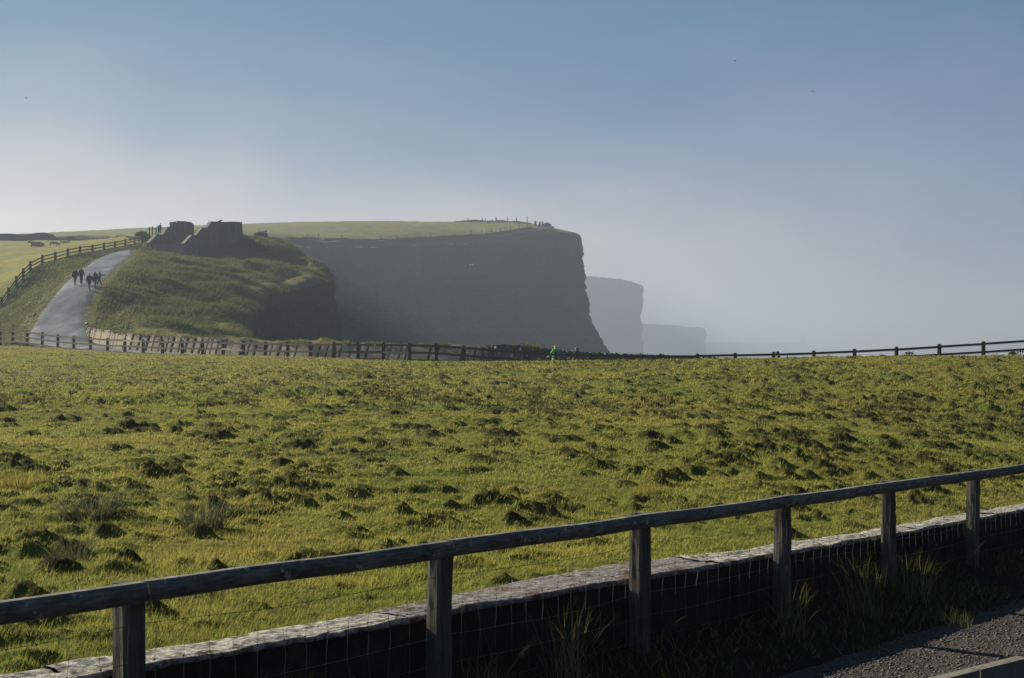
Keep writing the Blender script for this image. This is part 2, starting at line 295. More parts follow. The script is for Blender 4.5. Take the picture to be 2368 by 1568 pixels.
for px, py, r_, h_ in extra:
    Y = 1.42*F/(py-CY); mx_ = np.append(mx_, (px-CX)/F*Y); my = np.append(my, Y); R = np.append(R, r_*.46); Hh = np.append(Hh, h_*.62); asp = np.append(asp, 1.25); th = np.append(th, .1)
dU = U[1]-U[0]; dL = (LY1-LY0)/(NR-1)
for a, b, r_, h_, s_, t_ in zip(mx_, my, R, Hh, asp, th):
    ext = r_*s_*1.5; i0 = int(((a-ext)/b*(1-ext/b) - U[0])/dU)-3; i1 = int(((a+ext)/b*(1+ext/b)-U[0])/dU)+4
    j0 = int((math.log(max(b-ext, 4.01))-LY0)/dL); j1 = int((math.log(b+ext)-LY0)/dL)+2
    i0 = max(i0, 0); i1 = min(i1, NU); j0 = max(j0, 0); j1 = min(j1, NR)
    if i1 <= i0 or j1 <= j0: continue
    X_ = XX[j0:j1, i0:i1]-a; Y_ = YY[j0:j1, i0:i1]-b; ct, st_ = math.cos(t_), math.sin(t_)
    p = (X_*ct+Y_*st_)/s_; q = -X_*st_+Y_*ct; ang = np.arctan2(q, p); k = a*7.3+b*3.1
    rad = np.sqrt(p*p+q*q)/(r_*(1+.22*np.sin(ang*2+k)+.14*np.sin(ang*3+k*2)+.10*np.sin(ang*7+k)+.25*vnoise(X_*13+k, Y_*13, k)))
    MH[j0:j1, i0:i1] = np.maximum(MH[j0:j1, i0:i1], h_*.88*np.exp(-(rad**3.2))*(1+.5*vnoise(X_*16+k, Y_*16, k)))
MH *= np.clip((-off(XX, YY)-.50)/.35, 0, 1)
cl_ = np.clip(.55+1.6*fbm(XX*.3, YY*.3, 12.3, 2), .15, 1.4)
rg = np.maximum(fbm(XX*3.4, YY*4.6, 2.2, 3)-.04, 0); Z += MH+.15*rg*cl_+.016*fbm(XX*13, YY*13, 2.2, 2)*np.clip(30/YY, .2, 1)
MH = np.maximum(MH, .06*rg*cl_)
OFF = off(XX, YY); PXC = UU*F+CX; Y1 = np.interp(PXC[0], FX, FY)[None]+.5
wq = np.interp(tt(XX, YY), *WT)
ok = (OFF < -.12-wq+.10) & (YY < Y1+1.4)
drop = np.clip((YY-Y1)/1.0, 0, 1.4); Z -= drop*.55
Q = gridfaces(NR, NU); okf = ok.ravel()[Q].all(1); Q = Q[okf]; used = np.unique(Q); remap = np.full(NR*NU, -1); remap[used] = np.arange(len(used))
V = np.stack([XX, YY, Z], -1).reshape(-1, 3)[used]
me = npmesh('pasture', V, quad=remap[Q], smooth=True, tint=np.clip(MH.ravel()[used]/.045-.35, 0, 1)*np.clip(.75+.6*vnoise(V[:, 0]*6, V[:, 1]*6, 3.), .3, 1))  # tint follows mound height and carries the painted shade of the hummocks
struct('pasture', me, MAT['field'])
def hf(X, Y, A):                                               # bilinear read of a grid
    fu = (X/Y-U[0])/dU; fl = (np.log(Y)-LY0)/dL; i = np.clip(fu.astype(int), 0, NU-2); j = np.clip(fl.astype(int), 0, NR-2); a = fu-i; b = fl-j
    return (A[j, i]*(1-a)+A[j, i+1]*a)*(1-b)+(A[j+1, i]*(1-a)+A[j+1, i+1]*a)*b
def ground(X, Y): return float(hf(np.array([X]), np.array([Y]), Z)[0])
# grass on the pasture: density falls with distance, blades grow in width
def field_blades(name, n, ya, yb, hgt, wid, label):
    y = ya*(yb/ya)**RNG.random(n); u = RNG.uniform(-.45, .45, n); x = u*y
    k = (off(x, y) < -.12-np.interp(tt(x, y), *WT)-.02) & (y < np.interp(u*F+CX, FX, FY)+.3); x, y = x[k], y[k]
    mh = hf(x, y, MH); z = hf(x, y, Z); B = np.stack([x, y, z-.005], -1); n = len(x); cl = fbm(x*1.2, y*1.2, 5., 3); big = fbm(x*.15, y*.15, 8., 2)
    tall = np.clip(mh/.12, 0, 1); H = hgt*(.55+.8*RNG.random(n))*(1+.9*tall+.7*np.clip(cl, -.3, 1)); Wd = wid*y*(.7+.6*RNG.random(n))
    lean = RNG.uniform(.2, 1.1, n)*(1-.3*tall)
    tint = np.clip(.40+.35*cl+.55*big+.10*RNG.normal(size=n)+np.where(RNG.random(n) < .10, .35, 0)+tall*RNG.uniform(-.1, .4, n)+np.clip((y-25)/120, 0, .2), 0, 1)
    az = RNG.normal(.2, 1.3, n)
    br = fbm(x*.45, y*.45, 33., 3)+.25*np.clip((16-y)/10, -.3, 1); tint = np.where((br > .12) & (RNG.random(n) < .55), RNG.uniform(.8, 1., n), tint)
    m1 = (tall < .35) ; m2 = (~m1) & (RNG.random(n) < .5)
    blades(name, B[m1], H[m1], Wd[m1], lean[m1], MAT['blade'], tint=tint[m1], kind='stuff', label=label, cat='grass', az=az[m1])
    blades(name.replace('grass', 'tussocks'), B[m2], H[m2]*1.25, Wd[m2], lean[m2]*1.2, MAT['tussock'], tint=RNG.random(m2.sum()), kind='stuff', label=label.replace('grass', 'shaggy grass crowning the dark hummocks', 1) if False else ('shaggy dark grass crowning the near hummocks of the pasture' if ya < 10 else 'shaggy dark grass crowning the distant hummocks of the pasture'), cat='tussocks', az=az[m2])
field_blades('pasture_grass', 430000, 5.6, 36, .034, .0007, 'short tussocky green and straw grass covering the pasture behind the near wall')
field_blades('far_pasture_grass', 200000, 30, 118, .05, .0008, 'sunlit yellow green grass on the far half of the pasture by the distant fence')
# ------------------------------------------------------------------ 2. hill terrain behind, road ribbon
RB = [((200, 573, 240), (212, 574, 238)), ((300, 577, 204), (302, 578, 201)), ((262, 586, 188), (300, 590, 184)), ((227, 600, 173), (278, 608, 168)), ((195, 623, 157), (250, 632, 153)), ((160, 652, 146), (226, 655, 145)),
      ((139, 675, 140), (214, 672, 140)), ((105, 720, 132), (195, 712, 134)), ((80, 762, 124), (188, 745, 127.5)), ((74, 788, 120), (188, 776, 121.5)), ((95, 798, 117.6), (197, 792, 119)),
      ((140, 803, 115.3), (225, 799, 117)), ((192, 808, 112.3), (252, 803.5, 115)), ((267, 815, 108.3), (297, 809, 112.8)), ((340, 820, 105), (350, 813, 110.8)), ((425, 824.5, 102), (430, 817, 108)), ((520, 828, 98.6), (520, 822, 105)), ((640, 831, 95), (640, 826, 102)), ((826, 836, 90.2), (826, 829, 97.5)),
      ((1000, 843, 86.8), (1000, 836, 93.5)), ((1200, 851, 84.6), (1200, 843, 91)), ((1500, 852, 82.2), (1500, 846, 88.5)), ((1950, 846, 80.2), (1950, 842, 86)), ((2500, 838, 79.8), (2500, 835, 84))]
RB = RB[1:]
rl = np.array([W(*a) for a, b in RB]); rr_ = np.array([W(*b) for a, b in RB])
def dens_(a, n=14):
    o = []
    for i in range(len(a)-1):
        p0 = a[max(i-1, 0)]; p1 = a[i]; p2 = a[i+1]; p3 = a[min(i+2, len(a)-1)]
        for k in range(n): t = k/n; o.append(.5*((2*p1)+(-p0+p2)*t+(2*p0-5*p1+4*p2-p3)*t*t+(-p0+3*p1-3*p2+p3)*t**3))
    o.append(a[-1]); return np.array(o)
rL, rR = dens_(rl), dens_(rr_); nc = 9
RG = np.stack([rL*(1-k/(nc-1))+rR*(k/(nc-1)) for k in range(nc)], 1); RG[..., 2] += .03+.03*np.sin(np.linspace(0, math.pi, nc))[None]
sv = (RG[:, :1]-RG[:, -1:]); sv = sv/np.linalg.norm(sv, axis=2, keepdims=True)*.45; SK = np.concatenate([RG[:, :1]+sv-[0, 0, .12], RG, RG[:, -1:]-sv-[0, 0, .12]], 1)
struct('road', npmesh('road', SK.reshape(-1, 3), quad=gridfaces(len(RG), nc+2), smooth=False), MAT['road'])
RGf = RG.reshape(-1, 3)
def road_z(X, Y): d = ((RGf[:, :2]-[X, Y])**2).sum(1); return float(RGf[d.argmin(), 2])
RFENCE = [(4, 712, 155), (20, 690, 156.5), (38, 664, 158), (54, 645, 159), (70.6, 628.5, 160.5), (98, 613.6, 164), (128, 606, 168), (157, 597.6, 173), (185, 591, 178), (214, 587, 186), (240.6, 581.5, 195), (266, 577, 202), (290, 572, 208), (311, 568, 213), (328, 564.5, 217)]
SW = [(188, 748, 128, 744), (193, 775, 124, 754), (199, 792, 120.5, 758), (240, 802, 117.5, 765), (293, 809, 114, 771), (350, 813.5, 111.6, 775.5), (425, 818, 108.8, 779), (500, 822, 106, 783), (561, 824, 104.2, 786), (614, 826, 102.8, 791.3), (700, 828, 100.5, 793),
      (826, 831, 98, 794.4), (947, 835, 95.6, 796.2), (1073, 840, 93.3, 798.8), (1137, 843, 92.3, 799.3), (1213, 844, 91.4, 801), (1283, 845, 90.8, 807.5), (1348, 846, 90.2, 813), (1442, 846, 89.6, 817.4), (1527, 846, 89, 820.5), (1632, 845, 88.2, 825), (1710, 845, 87.6, 829.3), (1783, 844, 87, 832.5), (1950, 843, 86.2, 835.5), (2120, 842, 85.5, 839)]
EDGE = [(2400, 845, 82), (2120, 842, 88), (1950, 840, 91), (1700, 836, 93), (1442, 824, 95), (1200, 805, 99), (1000, 800, 102), (826, 797, 106), (700, 793, 110), (625, 788, 116), (585, 776, 126), (572, 745, 138), (596, 700, 152), (622, 664, 167), (690, 652, 180), (757, 640, 189), (775, 648, 199),
        (762, 640, 212), (730, 612, 228), (660, 604, 248), (600, 596, 280), (590, 585, 310), (560, 560, 330)]
A = []
for a, b in RB[:11]: A += [W(*a), W(*b)]
A += [W(*p) for p in RFENCE]
A += [W(x, yt, Y+.4) for x, yb, Y, yt in SW[2:]]
A += [W(*p) for p in EDGE[1:]]
A += [W(*p) for p in ((-400, 800, 158), (-200, 800, 141), (-100, 800, 133), (0, 797, 126), (40, 794, 122.5), (0, 765, 135), (30, 740, 138), (60, 722, 140), (-100, 760, 150), (-150, 690, 175), (0, 640, 185), (0, 600, 210), (-300, 650, 200), (120, 573, 240), (0, 570, 262), (0, 557.5, 292), (-300, 560, 292), (200, 558, 285), (330, 552.5, 270), (90, 568, 250),
      (306, 549, 300), (200, 553, 330), (400, 552, 260), (344, 573, 209), (358, 580.5, 208), (373, 586, 206.5), (433, 594.7, 203), (483, 599, 203), (453, 570, 208), (502, 548, 212), (545, 546, 216), (400, 545, 222), (350, 560, 216),
      (350, 592, 195), (250, 655, 147), (300, 620, 164), (250, 690, 138.5), (225, 725, 132), (212, 750, 127), (350, 650, 151), (350, 700, 139.5), (350, 740, 129.5), (450, 700, 144), (450, 650, 158), (450, 612, 182), (540, 640, 170), (550, 604, 195), (620, 606, 201), (680, 602, 203), (720, 612, 200),
      (640, 563, 222), (600, 553, 225), (575, 549, 222), (700, 585, 213), (740, 603, 206), (560, 690, 155), (520, 740, 132), (470, 770, 119.5), (490, 715, 141), (600, 560, 245), (540, 560, 260))]
AT = TPS(A, 2e-4)
def inpoly(P, X, Y):
    r = np.zeros(X.shape, bool); n = len(P)
    for i in range(n):
        (x1, y1), (x2, y2) = P[i], P[(i+1) % n]; c = ((y1 > Y) != (y2 > Y)); r ^= c & (X < (x2-x1)*(Y-y1)/((y2-y1) if y2 != y1 else 1e-9)+x1)
    return r
def nearest(P, X, Y):                                         # distance and foot point on closed polygon
    bd = np.full(X.shape, 1e9); bx = X.copy(); by = Y.copy(); n = len(P)
    for i in range(n):
        a = np.array(P[i]); b = np.array(P[(i+1) % n]); d = b-a; L = (d@d)+1e-9; t = np.clip(((X-a[0])*d[0]+(Y-a[1])*d[1])/L, 0, 1)
        qx = a[0]+t*d[0]; qy = a[1]+t*d[1]; dd = np.hypot(X-qx, Y-qy); m = dd < bd; bd[m] = dd[m]; bx[m] = qx[m]; by[m] = qy[m]
    return bd, bx, by
def terrain(name, poly, x0, x1, y0, y1, st, fn, m):
    gx = np.arange(x0, x1, st); gy = np.arange(y0, y1, st); X, Y = np.meshgrid(gx, gy); ins = inpoly(poly, X, Y); bd, bx, by = nearest(poly, X, Y)
    snap = (~ins) & (bd < st*1.45); X = np.where(snap, bx, X); Y = np.where(snap, by, Y); use = ins | snap; bd = np.where(snap, 0., bd)
    Zt = fn(X, Y, bd); Qd = gridfaces(*X.shape); k = use.ravel()[Qd].all(1) & ins.ravel()[Qd].any(1); Qd = Qd[k]; us = np.unique(Qd); rm = np.full(X.size, -1); rm[us] = np.arange(len(us))
    return struct(name, npmesh(name, np.stack([X, Y, Zt], -1).reshape(-1, 3)[us], quad=rm[Qd], smooth=True), m)
xy = lambda px, Y: ((px-CX)/F*Y, Y)
POLYA = [xy(p[0], p[2]) for p in EDGE]+[xy(480, 330), xy(-700, 330), xy(-900, 178), xy(-400, 151), xy(-200, 133.2), xy(1, 123.2), xy(63, 119.7), xy(134, 115.8), xy(190, 112.9), xy(197, 118.6)]+[xy(p[0], p[2]+.25) for p in SW[2:]]
RGs = RG[:, ::2].reshape(-1, 3)
def zA_raw(X, Y): return AT(X, Y)
def hillfn(X, Y, bd):
    Zt = AT(X, Y); sh = X.shape; X_ = X.ravel(); Y_ = Y.ravel(); Zf = Zt.ravel().copy(); dmin = np.full(Zf.shape, 99.); zr = np.zeros_like(Zf)
    for i in range(0, len(Zf), 4000):
        d = np.hypot(X_[i:i+4000, None]-RGs[None, :, 0], Y_[i:i+4000, None]-RGs[None, :, 1]); j = d.argmin(1); dmin[i:i+4000] = d[np.arange(len(j)), j]; zr[i:i+4000] = RGs[j, 2]
    k = np.clip((dmin-.45)/2.2, 0, 1); k = k*k*(3-2*k); Zf = Zf*k+(zr-.07)*(1-k)
    nz = np.clip((dmin-.5)/2.5, 0, 1)
    right = np.clip((X_+Y_*.27)/8, 0, 1)                            # long wind combed grass towards the cliff
    rough = .30*fbm(X_*.16, Y_*.16, 1.1, 3)+(.30+.10*right)*fbm(X_*.45+.2*Y_, Y_*.45, 6.1, 3)+.13*fbm(X_*1.3, Y_*1.3, 2.8, 2)+.55*np.maximum(fbm(X_*.8, Y_*.55, 7.7, 3)-.03, 0)
    rid = np.abs(fbm(X_*.13+Y_*.07, Y_*.10, 3.3, 3))*2.8*right*np.clip(bd.ravel()/5., .05, 1)
    Zf = Zf+nz*(rough-rid)*np.clip(bd.ravel()/4., .15, 1)*np.where((Y_ > 218) | (X_ < -Y_*.315), .35, 1.)
    Zf -= .9*np.exp(-bd.ravel()/1.6)*(Y_ > 122)*(X_ > -Y_*.21)
    return Zf.reshape(sh)
FL_ = [xy(-900, 176)]+[xy(-300, 165)]+[xy(p[0], p[2]) for p in RFENCE]+[xy(346, 228), xy(420, 250), xy(480, 330)]
ia = len(EDGE)
HILLP = POLYA[:ia]+FL_[::-1]+POLYA[ia+3:]
UPP = FL_+[xy(-700, 330)]
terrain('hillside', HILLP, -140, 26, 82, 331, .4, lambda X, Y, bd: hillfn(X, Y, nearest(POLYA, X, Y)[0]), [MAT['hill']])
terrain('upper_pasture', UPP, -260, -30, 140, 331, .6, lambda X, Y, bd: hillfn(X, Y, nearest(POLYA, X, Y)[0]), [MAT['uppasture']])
fp_ = np.array([xy(-400, 151), xy(-200, 133.2), xy(1, 123.2), xy(63, 119.7), xy(134, 115.8), xy(190, 112.9)]); fs_ = np.r_[0, np.hypot(*np.diff(fp_, axis=0).T).cumsum()]; fq = np.arange(0, fs_[-1], .4)
fx_, fy_ = np.interp(fq, fs_, fp_[:, 0]), np.interp(fq, fs_, fp_[:, 1]); fz_ = hillfn(fx_[None], fy_[None], np.zeros((1, len(fq))))[0]
V = np.stack([np.stack([fx_+.1, fy_+.35, hillfn((fx_+.1)[None], (fy_+.35)[None], np.zeros((1, len(fq))))[0]+.02], -1), np.stack([fx_, fy_-.1, fz_-.05], -1), np.stack([fx_-.2, fy_-.9, fz_*.3-.62], -1), np.stack([fx_-.3, fy_-1.6, fz_*0-2.2], -1)], 1)
struct('bank', npmesh('bank', V.reshape(-1, 3), quad=gridfaces(len(fq), 4), smooth=True), MAT['hill'])
HX = np.arange(-150, 0, 1.0); HY = np.arange(110, 300, 1.0); HXX, HYY = np.meshgrid(HX, HY); HZ = hillfn(HXX, HYY, np.full(HXX.shape, 5.))
def hz(X, Y):
    a = (X-HX[0])/1.; b = (Y-HY[0])/1.; i = np.clip(a.astype(int), 0, len(HX)-2); j = np.clip(b.astype(int), 0, len(HY)-2); a = a-i; b = b-j
    return (HZ[j, i]*(1-a)+HZ[j, i+1]*a)*(1-b)+(HZ[j+1, i]*(1-a)+HZ[j+1, i+1]*a)*b
def hz1(X, Y): return float(hz(np.array([X]), np.array([Y]))[0])
def cliff(name, edge, fn, prof, depth, amp, m, st=.8, vs=1.0, rim=7.):
    """rock face hung from a plan polyline: prof gives outward offset against drop"""
    e = np.array([xy(p[0], p[2]) for p in edge]); seg = np.hypot(*np.diff(e, axis=0).T); s = np.r_[0, seg.cumsum()]; n = int(s[-1]/st); q = np.linspace(0, s[-1], n)
    X = np.interp(q, s, e[:, 0]); Y = np.interp(q, s, e[:, 1]); tx = np.gradient(X); ty = np.gradient(Y); L = np.hypot(tx, ty); tx /= L; ty /= L
    kk = np.ones(9)/9; txs = np.convolve(np.pad(tx, 4, 'edge'), kk, 'valid'); tys = np.convolve(np.pad(ty, 4, 'edge'), kk, 'valid'); L = np.hypot(txs, tys); nx, ny = tys/L, -txs/L
    ed = np.array(prof); T = ed[:, 0]; rows = np.concatenate([[0, .1], np.arange(.7, min(45, depth), vs), np.arange(min(45, depth), depth, vs*5)]); zt = fn(X, Y)
    D = rows[:, None]; Xg = X[None]+0*D; Yg = Y[None]+0*D
    o = np.interp(rows, T, ed[:, 1])[:, None]
    nz = amp*(fbm(Xg*.12, Yg*.12, D*.16+2., 4)+.34*fbm(Xg*.45, Yg*.45, D*.7+7, 3)+.16*np.round(fbm(Xg*.05, Yg*.05, D*.4, 2)*3)/3-1.5*np.abs(fbm(Xg*.085, Yg*.085, D*.02, 3)))
    k = np.clip((D-.05)/3.5, 0, 1); o = o+(nz+amp*.2)*k-1.9*(D < .05); Zg = zt[None]-D+.04-.9*(D < .05)
    return struct(name, npmesh(name, np.stack([Xg+nx*o, Yg+ny*o, Zg], -1).reshape(-1, 3), quad=gridfaces(len(rows), n), smooth=False, tint=np.clip(1.15-D/rim-.0*Xg+1.5*fbm(Xg*.11, Yg*.11, D*.12+4, 4), 0, 1).ravel()), m)
cliff('headland_cliff', EDGE, lambda X, Y: AT(X, Y)-.95, [(0, -.1), (3, .1), (8, .5), (30, 2.5), (110, 14)], 112, 2.3, [MAT['rock']], .4, .4, 1.6)
# dark stone/grass tussocks on the hill
def hill_blades(n):
    x = RNG.uniform(-76, -14, n*3); y = RNG.uniform(113, 222, n*3); k = inpoly(HILLP, x, y)
    for i in range(0, len(x), 5000):
        d = np.hypot(x[i:i+5000, None]-RGs[None, :, 0], y[i:i+5000, None]-RGs[None, :, 1]).min(1); k[i:i+5000] &= d > 1.0
    e = np.array(POLYA[:len(EDGE)]); 
    x, y = x[k][:n], y[k][:n]; n = len(x); bd, _, _ = nearest(POLYA, x, y); cl = fbm(x*.5, y*.5, 3, 3); big = fbm(x*.07, y*.07, 1.4, 3); r = np.clip((x+y*.27)/8, 0, 1)
    B = np.stack([x, y, hz(x, y)-.04-1.0*np.exp(-bd/1.6)*(r > 0)], -1); H = (.16+.22*RNG.random(n)+.25*np.clip(cl, 0, 1))*(1+.9*r)
    blades('hillside_grass', B, H, .09+.08*RNG.random(n), RNG.uniform(.3, 1.0, n)+.5*r, MAT['hillblade'], tint=np.clip(.45+.5*cl+.5*big-.35*r+.15*RNG.normal(size=n), 0, 1), kind='stuff', label='rough wind-combed green and brown grass covering the hill beside the road', cat='grass', az=RNG.normal(-.3, .8, n))
hill_blades(120000)
# path beside the road
pl = dens_(np.array([W(*p) for p in ((50, 772, 126.5), (66, 752, 130), (92, 712, 138), (118, 680, 144), (148, 655, 149.5), (178, 640, 154), (200, 625, 159))])); V = []
for i, p in enumerate(pl):
    t = pl[min(i+1, len(pl)-1)]-pl[max(i-1, 0)]; nx, ny = -t[1], t[0]; L = math.hypot(nx, ny); w = .42
    for k in (-1, 0, 1): x, y = p[0]+nx/L*w*k, p[1]+ny/L*w*k; V.append((x, y, hz1(x, y)+.05))
struct('footpath', npmesh('footpath', V, quad=gridfaces(len(pl), 3)), MAT['track'])
# ------------------------------------------------------------------ 3. the great headland behind
EB = [(600, 566, 318), (640, 562, 345), (693, 563, 362), (760, 565, 380), (820, 564, 395), (947, 561, 430), (1074, 558, 458), (1140, 556, 470), (1180, 549, 477), (1207, 543, 482), (1264.6, 537, 488), (1302.6, 535, 493), (1341, 542, 500), (1341, 540, 530), (1322, 536, 580), (1250, 538, 640), (1100, 540, 700)]
FWALL = [(640, 557, 352, 549), (693, 557, 370, 549), (747, 558, 384, 550), (752, 558, 385, 550), (862, 560, 412, 552.6), (966, 557, 442, 549), (1058, 552, 462, 544), (1138, 546.5, 478, 539), (1201, 536, 488, 528), (1240, 530.5, 492, 524.5)]
B_ = [W(*p) for p in EB[:12]]+[W(x, yb, Y) for x, yb, Y, yt in FWALL]+[W(x, yt+1.5, Y+4) for x, yb, Y, yt in FWALL]
B_ += [W(*p) for p in ((693, 536, 430), (900, 532, 465), (1050, 528, 500), (1150, 524, 505), (600, 540, 400), (545, 545, 350), (693, 517, 500), (600, 518.5, 492), (545, 520, 480), (430, 524, 478), (318, 529.5, 470), (200, 541, 430), (0, 547, 420), (-300, 553, 400), (0, 553, 338), (250, 550, 338), (400, 548, 345),
       (800, 514.5, 515), (915, 513, 530), (1011, 513.3, 538), (1074, 513, 538), (1137, 514, 535), (1201, 516.5, 522), (1240, 521, 512), (1271, 530, 506), (1302, 534, 506), (1325, 537, 508), (693, 523, 620), (1011, 520, 640), (1137, 524, 600), (1271, 540, 560), (1325, 545, 545), (318, 540, 600), (0, 560, 600))]
BT = TPS(B_, 2e-4)
POLYB = [xy(p[0], p[2]) for p in EB]+[xy(600, 690), xy(-400, 600), xy(-700, 345), xy(380, 334), xy(520, 322)]
def mfn(X, Y, bd):
    Zt = BT(X, Y); e = np.clip(bd/6, .1, 1); k = 1-np.clip(bd/12, 0, 1)
    Zt = Zt+.25*fbm(X*.25, Y*.2, 4, 3)*e-.5*np.abs(fbm(X*.12, Y*.12, 1, 3))*k; return Zt-.8*np.exp(-bd/1.5)*(X > -Y*.17)
terrain('cliff_top_meadow', POLYB, -290, 30, 318, 705, 1.0, mfn, [MAT['meadow']])
PF = [(0, .0), (7.3, -.2), (14.8, .9), (17, .3), (24, 1.), (30, 2.8), (35.4, 6.), (41, 8.6), (70, 20), (155, 42)]
cliff('great_cliff', [(560, 560, 290)]+EB, lambda X, Y: BT(X, Y)-.8, PF, 152, 2.5, [MAT['cliff']], .8, .6)
# worn path on top, dark
V = []
pe = [(640, 559.5, 349), (693, 559.5, 366.5), (760, 561, 383), (862, 562, 410), (966, 559, 440), (1058, 554.5, 460), (1138, 550.5, 475), (1201, 540, 485.5), (1240, 533, 491), (1275, 532, 497)]
pp = dens_(np.array([W(*p) for p in pe]), 8)
for i, p in enumerate(pp):
    for k in (-1, 0, 1): y = p[1]+1.7*k; V.append((p[0], y, float(BT(np.array([p[0]]), np.array([y]))[0])+.35))
struct('cliff_top_path', npmesh('cliff_top_path', V, quad=gridfaces(len(pp), 3)), MAT['track'])
# ------------------------------------------------------------------ 4. far headlands fading into the haze
def headland(name, right, xl, Y, depth, top, m, seed, amp):
    """right: (y, x) outline of the sea end, top: (x, y) skyline; solid block with rock noise"""
    rz = np.array([-(y-CY)/F*Y for y, x in right])[::-1]; rx = np.array([(x-CX)/F*Y for y, x in right])[::-1]
    xl = (xl-CX)/F*Y; tx = np.array([(x-CX)/F*Y for x, y in top]); tz = np.array([-(y-CY)/F*Y for x, y in top]); nz = 46; ns = 90
    V = []; zmin = -114.
    for i in range(nz+1):
        f = i/nz
        for j in range(ns+1):
            s = j/ns
            if s < .62: a = s/.62; px, py = a, 0.
            elif s < .8: a = (s-.62)/.18; px, py = 1., a
            else: a = (s-.8)/.2; px, py = 1-a, 1.
            xt = xl+(np.interp(tz.min(), rz, rx)-xl)*px; zt = np.interp(xt, tx, tz); z = zmin+(zt-zmin)*f
            xr = np.interp(z, rz, rx); x = xl+(xr-xl)*px; y = Y-depth*.06*math.sin(px*3.1)+depth*py+(1-px)*depth*.12*(1 if py == 0 else 0)+(zt-z)*(-.12 if py == 0 else .1)
            nn = amp*float(fbm(x*.01+seed, y*.01, z*.03, 3)); n2 = amp*1.1*float(fbm(x*.02+seed, y*.005, z*.07, 4)); V.append((x+(nn*.6+n2)*px, y+nn*3+n2*2, z+(.45*n2 if i == nz else 0)))
    Qd = gridfaces(nz+1, ns+1); k = len(V); 
    top_ring = list(range(nz*(ns+1), nz*(ns+1)+ns+1)); cx_ = np.mean([V[i] for i in top_ring], 0); V.append(tuple(cx_)); Tr = [(top_ring[j], top_ring[j+1], k) for j in range(ns)]
    return struct(name, npmesh(name, V, quad=Qd, tri=Tr), m)
headland('second_headland', [(640, 1491), (660, 1491), (668, 1492.5), (700, 1488), (740, 1484), (780, 1484), (815, 1487), (870, 1500)], 1150, 1900, 700, [(1150, 636), (1345, 640), (1365, 641), (1395, 643.5), (1440, 648), (1470, 655), (1491, 660)], [MAT['cliff']], 1.3, 9)
headland('third_headland', [(750, 1627), (757, 1632), (765, 1633.5), (790, 1633), (830, 1633), (900, 1640)], 1350, 3500, 900, [(1350, 742), (1487, 748), (1510, 748), (1560, 753), (1590, 754.5), (1625, 755)], [MAT['cliff']], 4.1, 12)
headland('last_headland', [(794, 1868), (800, 1890), (806, 1900), (820, 1902), (870, 1910)], 1500, 5600, 1200, [(1500, 790), (1633, 794), (1850, 793.5), (1868, 795)], [MAT['cliff']], 7.7, 10)
headland('sea_stack', [(803, 1936), (808, 1945), (820, 1948), (870, 1955)], 1917, 5700, 160, [(1917, 806), (1925, 801), (1936, 802)], [MAT['cliff']], 2.7, 4)
tw = thing('stone_tower', 'faint ruined square tower on the last hazy headland', 'tower', W(1856.5, 794, 5650))
b = MB(); q = W(1856.5, 787.5, 5650); b.box(q, 15, 15, 26, taper=.95); b.build('wall', MAT['rubble'], tw)
b = MB(); q = W(1857.5, 780, 5650)
for k in (-1, 0, 1): b.box(q+[k*5.4, 0, .8-abs(k)*.5], 3.4, 14, 3.2)
b.build('battlement', MAT['rubble'], tw)
# sea
me = npmesh('sea', [(-9300, -2800, -114.5), (9300, -2800, -114.5), (9300, 9300, -114.5), (-9300, 9300, -114.5)], quad=[(0, 1, 2, 3)]); struct('sea', me, MAT['sea'])
# land the photographer stands on
me = npmesh('ground', [(-300, -200, -4), (60, -200, -4), (60, 60, -4), (14, 78, -5), (-40, 85, -4), (-120, 140, -6), (-300, 150, -6)], quad=None, tri=[(0, 1, 2), (0, 2, 3), (0, 3, 4), (0, 4, 5), (0, 5, 6)]); struct('ground', me, MAT['verge'])
# ------------------------------------------------------------------ 5. haze
haze = MB().box((0, 3300, -4.5), 19000, 12600, 222); m, nt = NT('sea haze')
pv = nd(nt, 'ShaderNodeVolumePrincipled'); pv.inputs['Color'].default_value = (.50, .585, .74, 1); pv.inputs['Density'].default_value = .0005; pv.inputs['Anisotropy'].default_value = .35
o = nd(nt, 'ShaderNodeOutputMaterial'); nt.links.new(pv.outputs[0], o.inputs['Volume']); ho = haze.build('haze', m); ho['kind'] = 'stuff'; tag(ho, 'pale sea haze lying over the cliffs and the bay', 'haze')
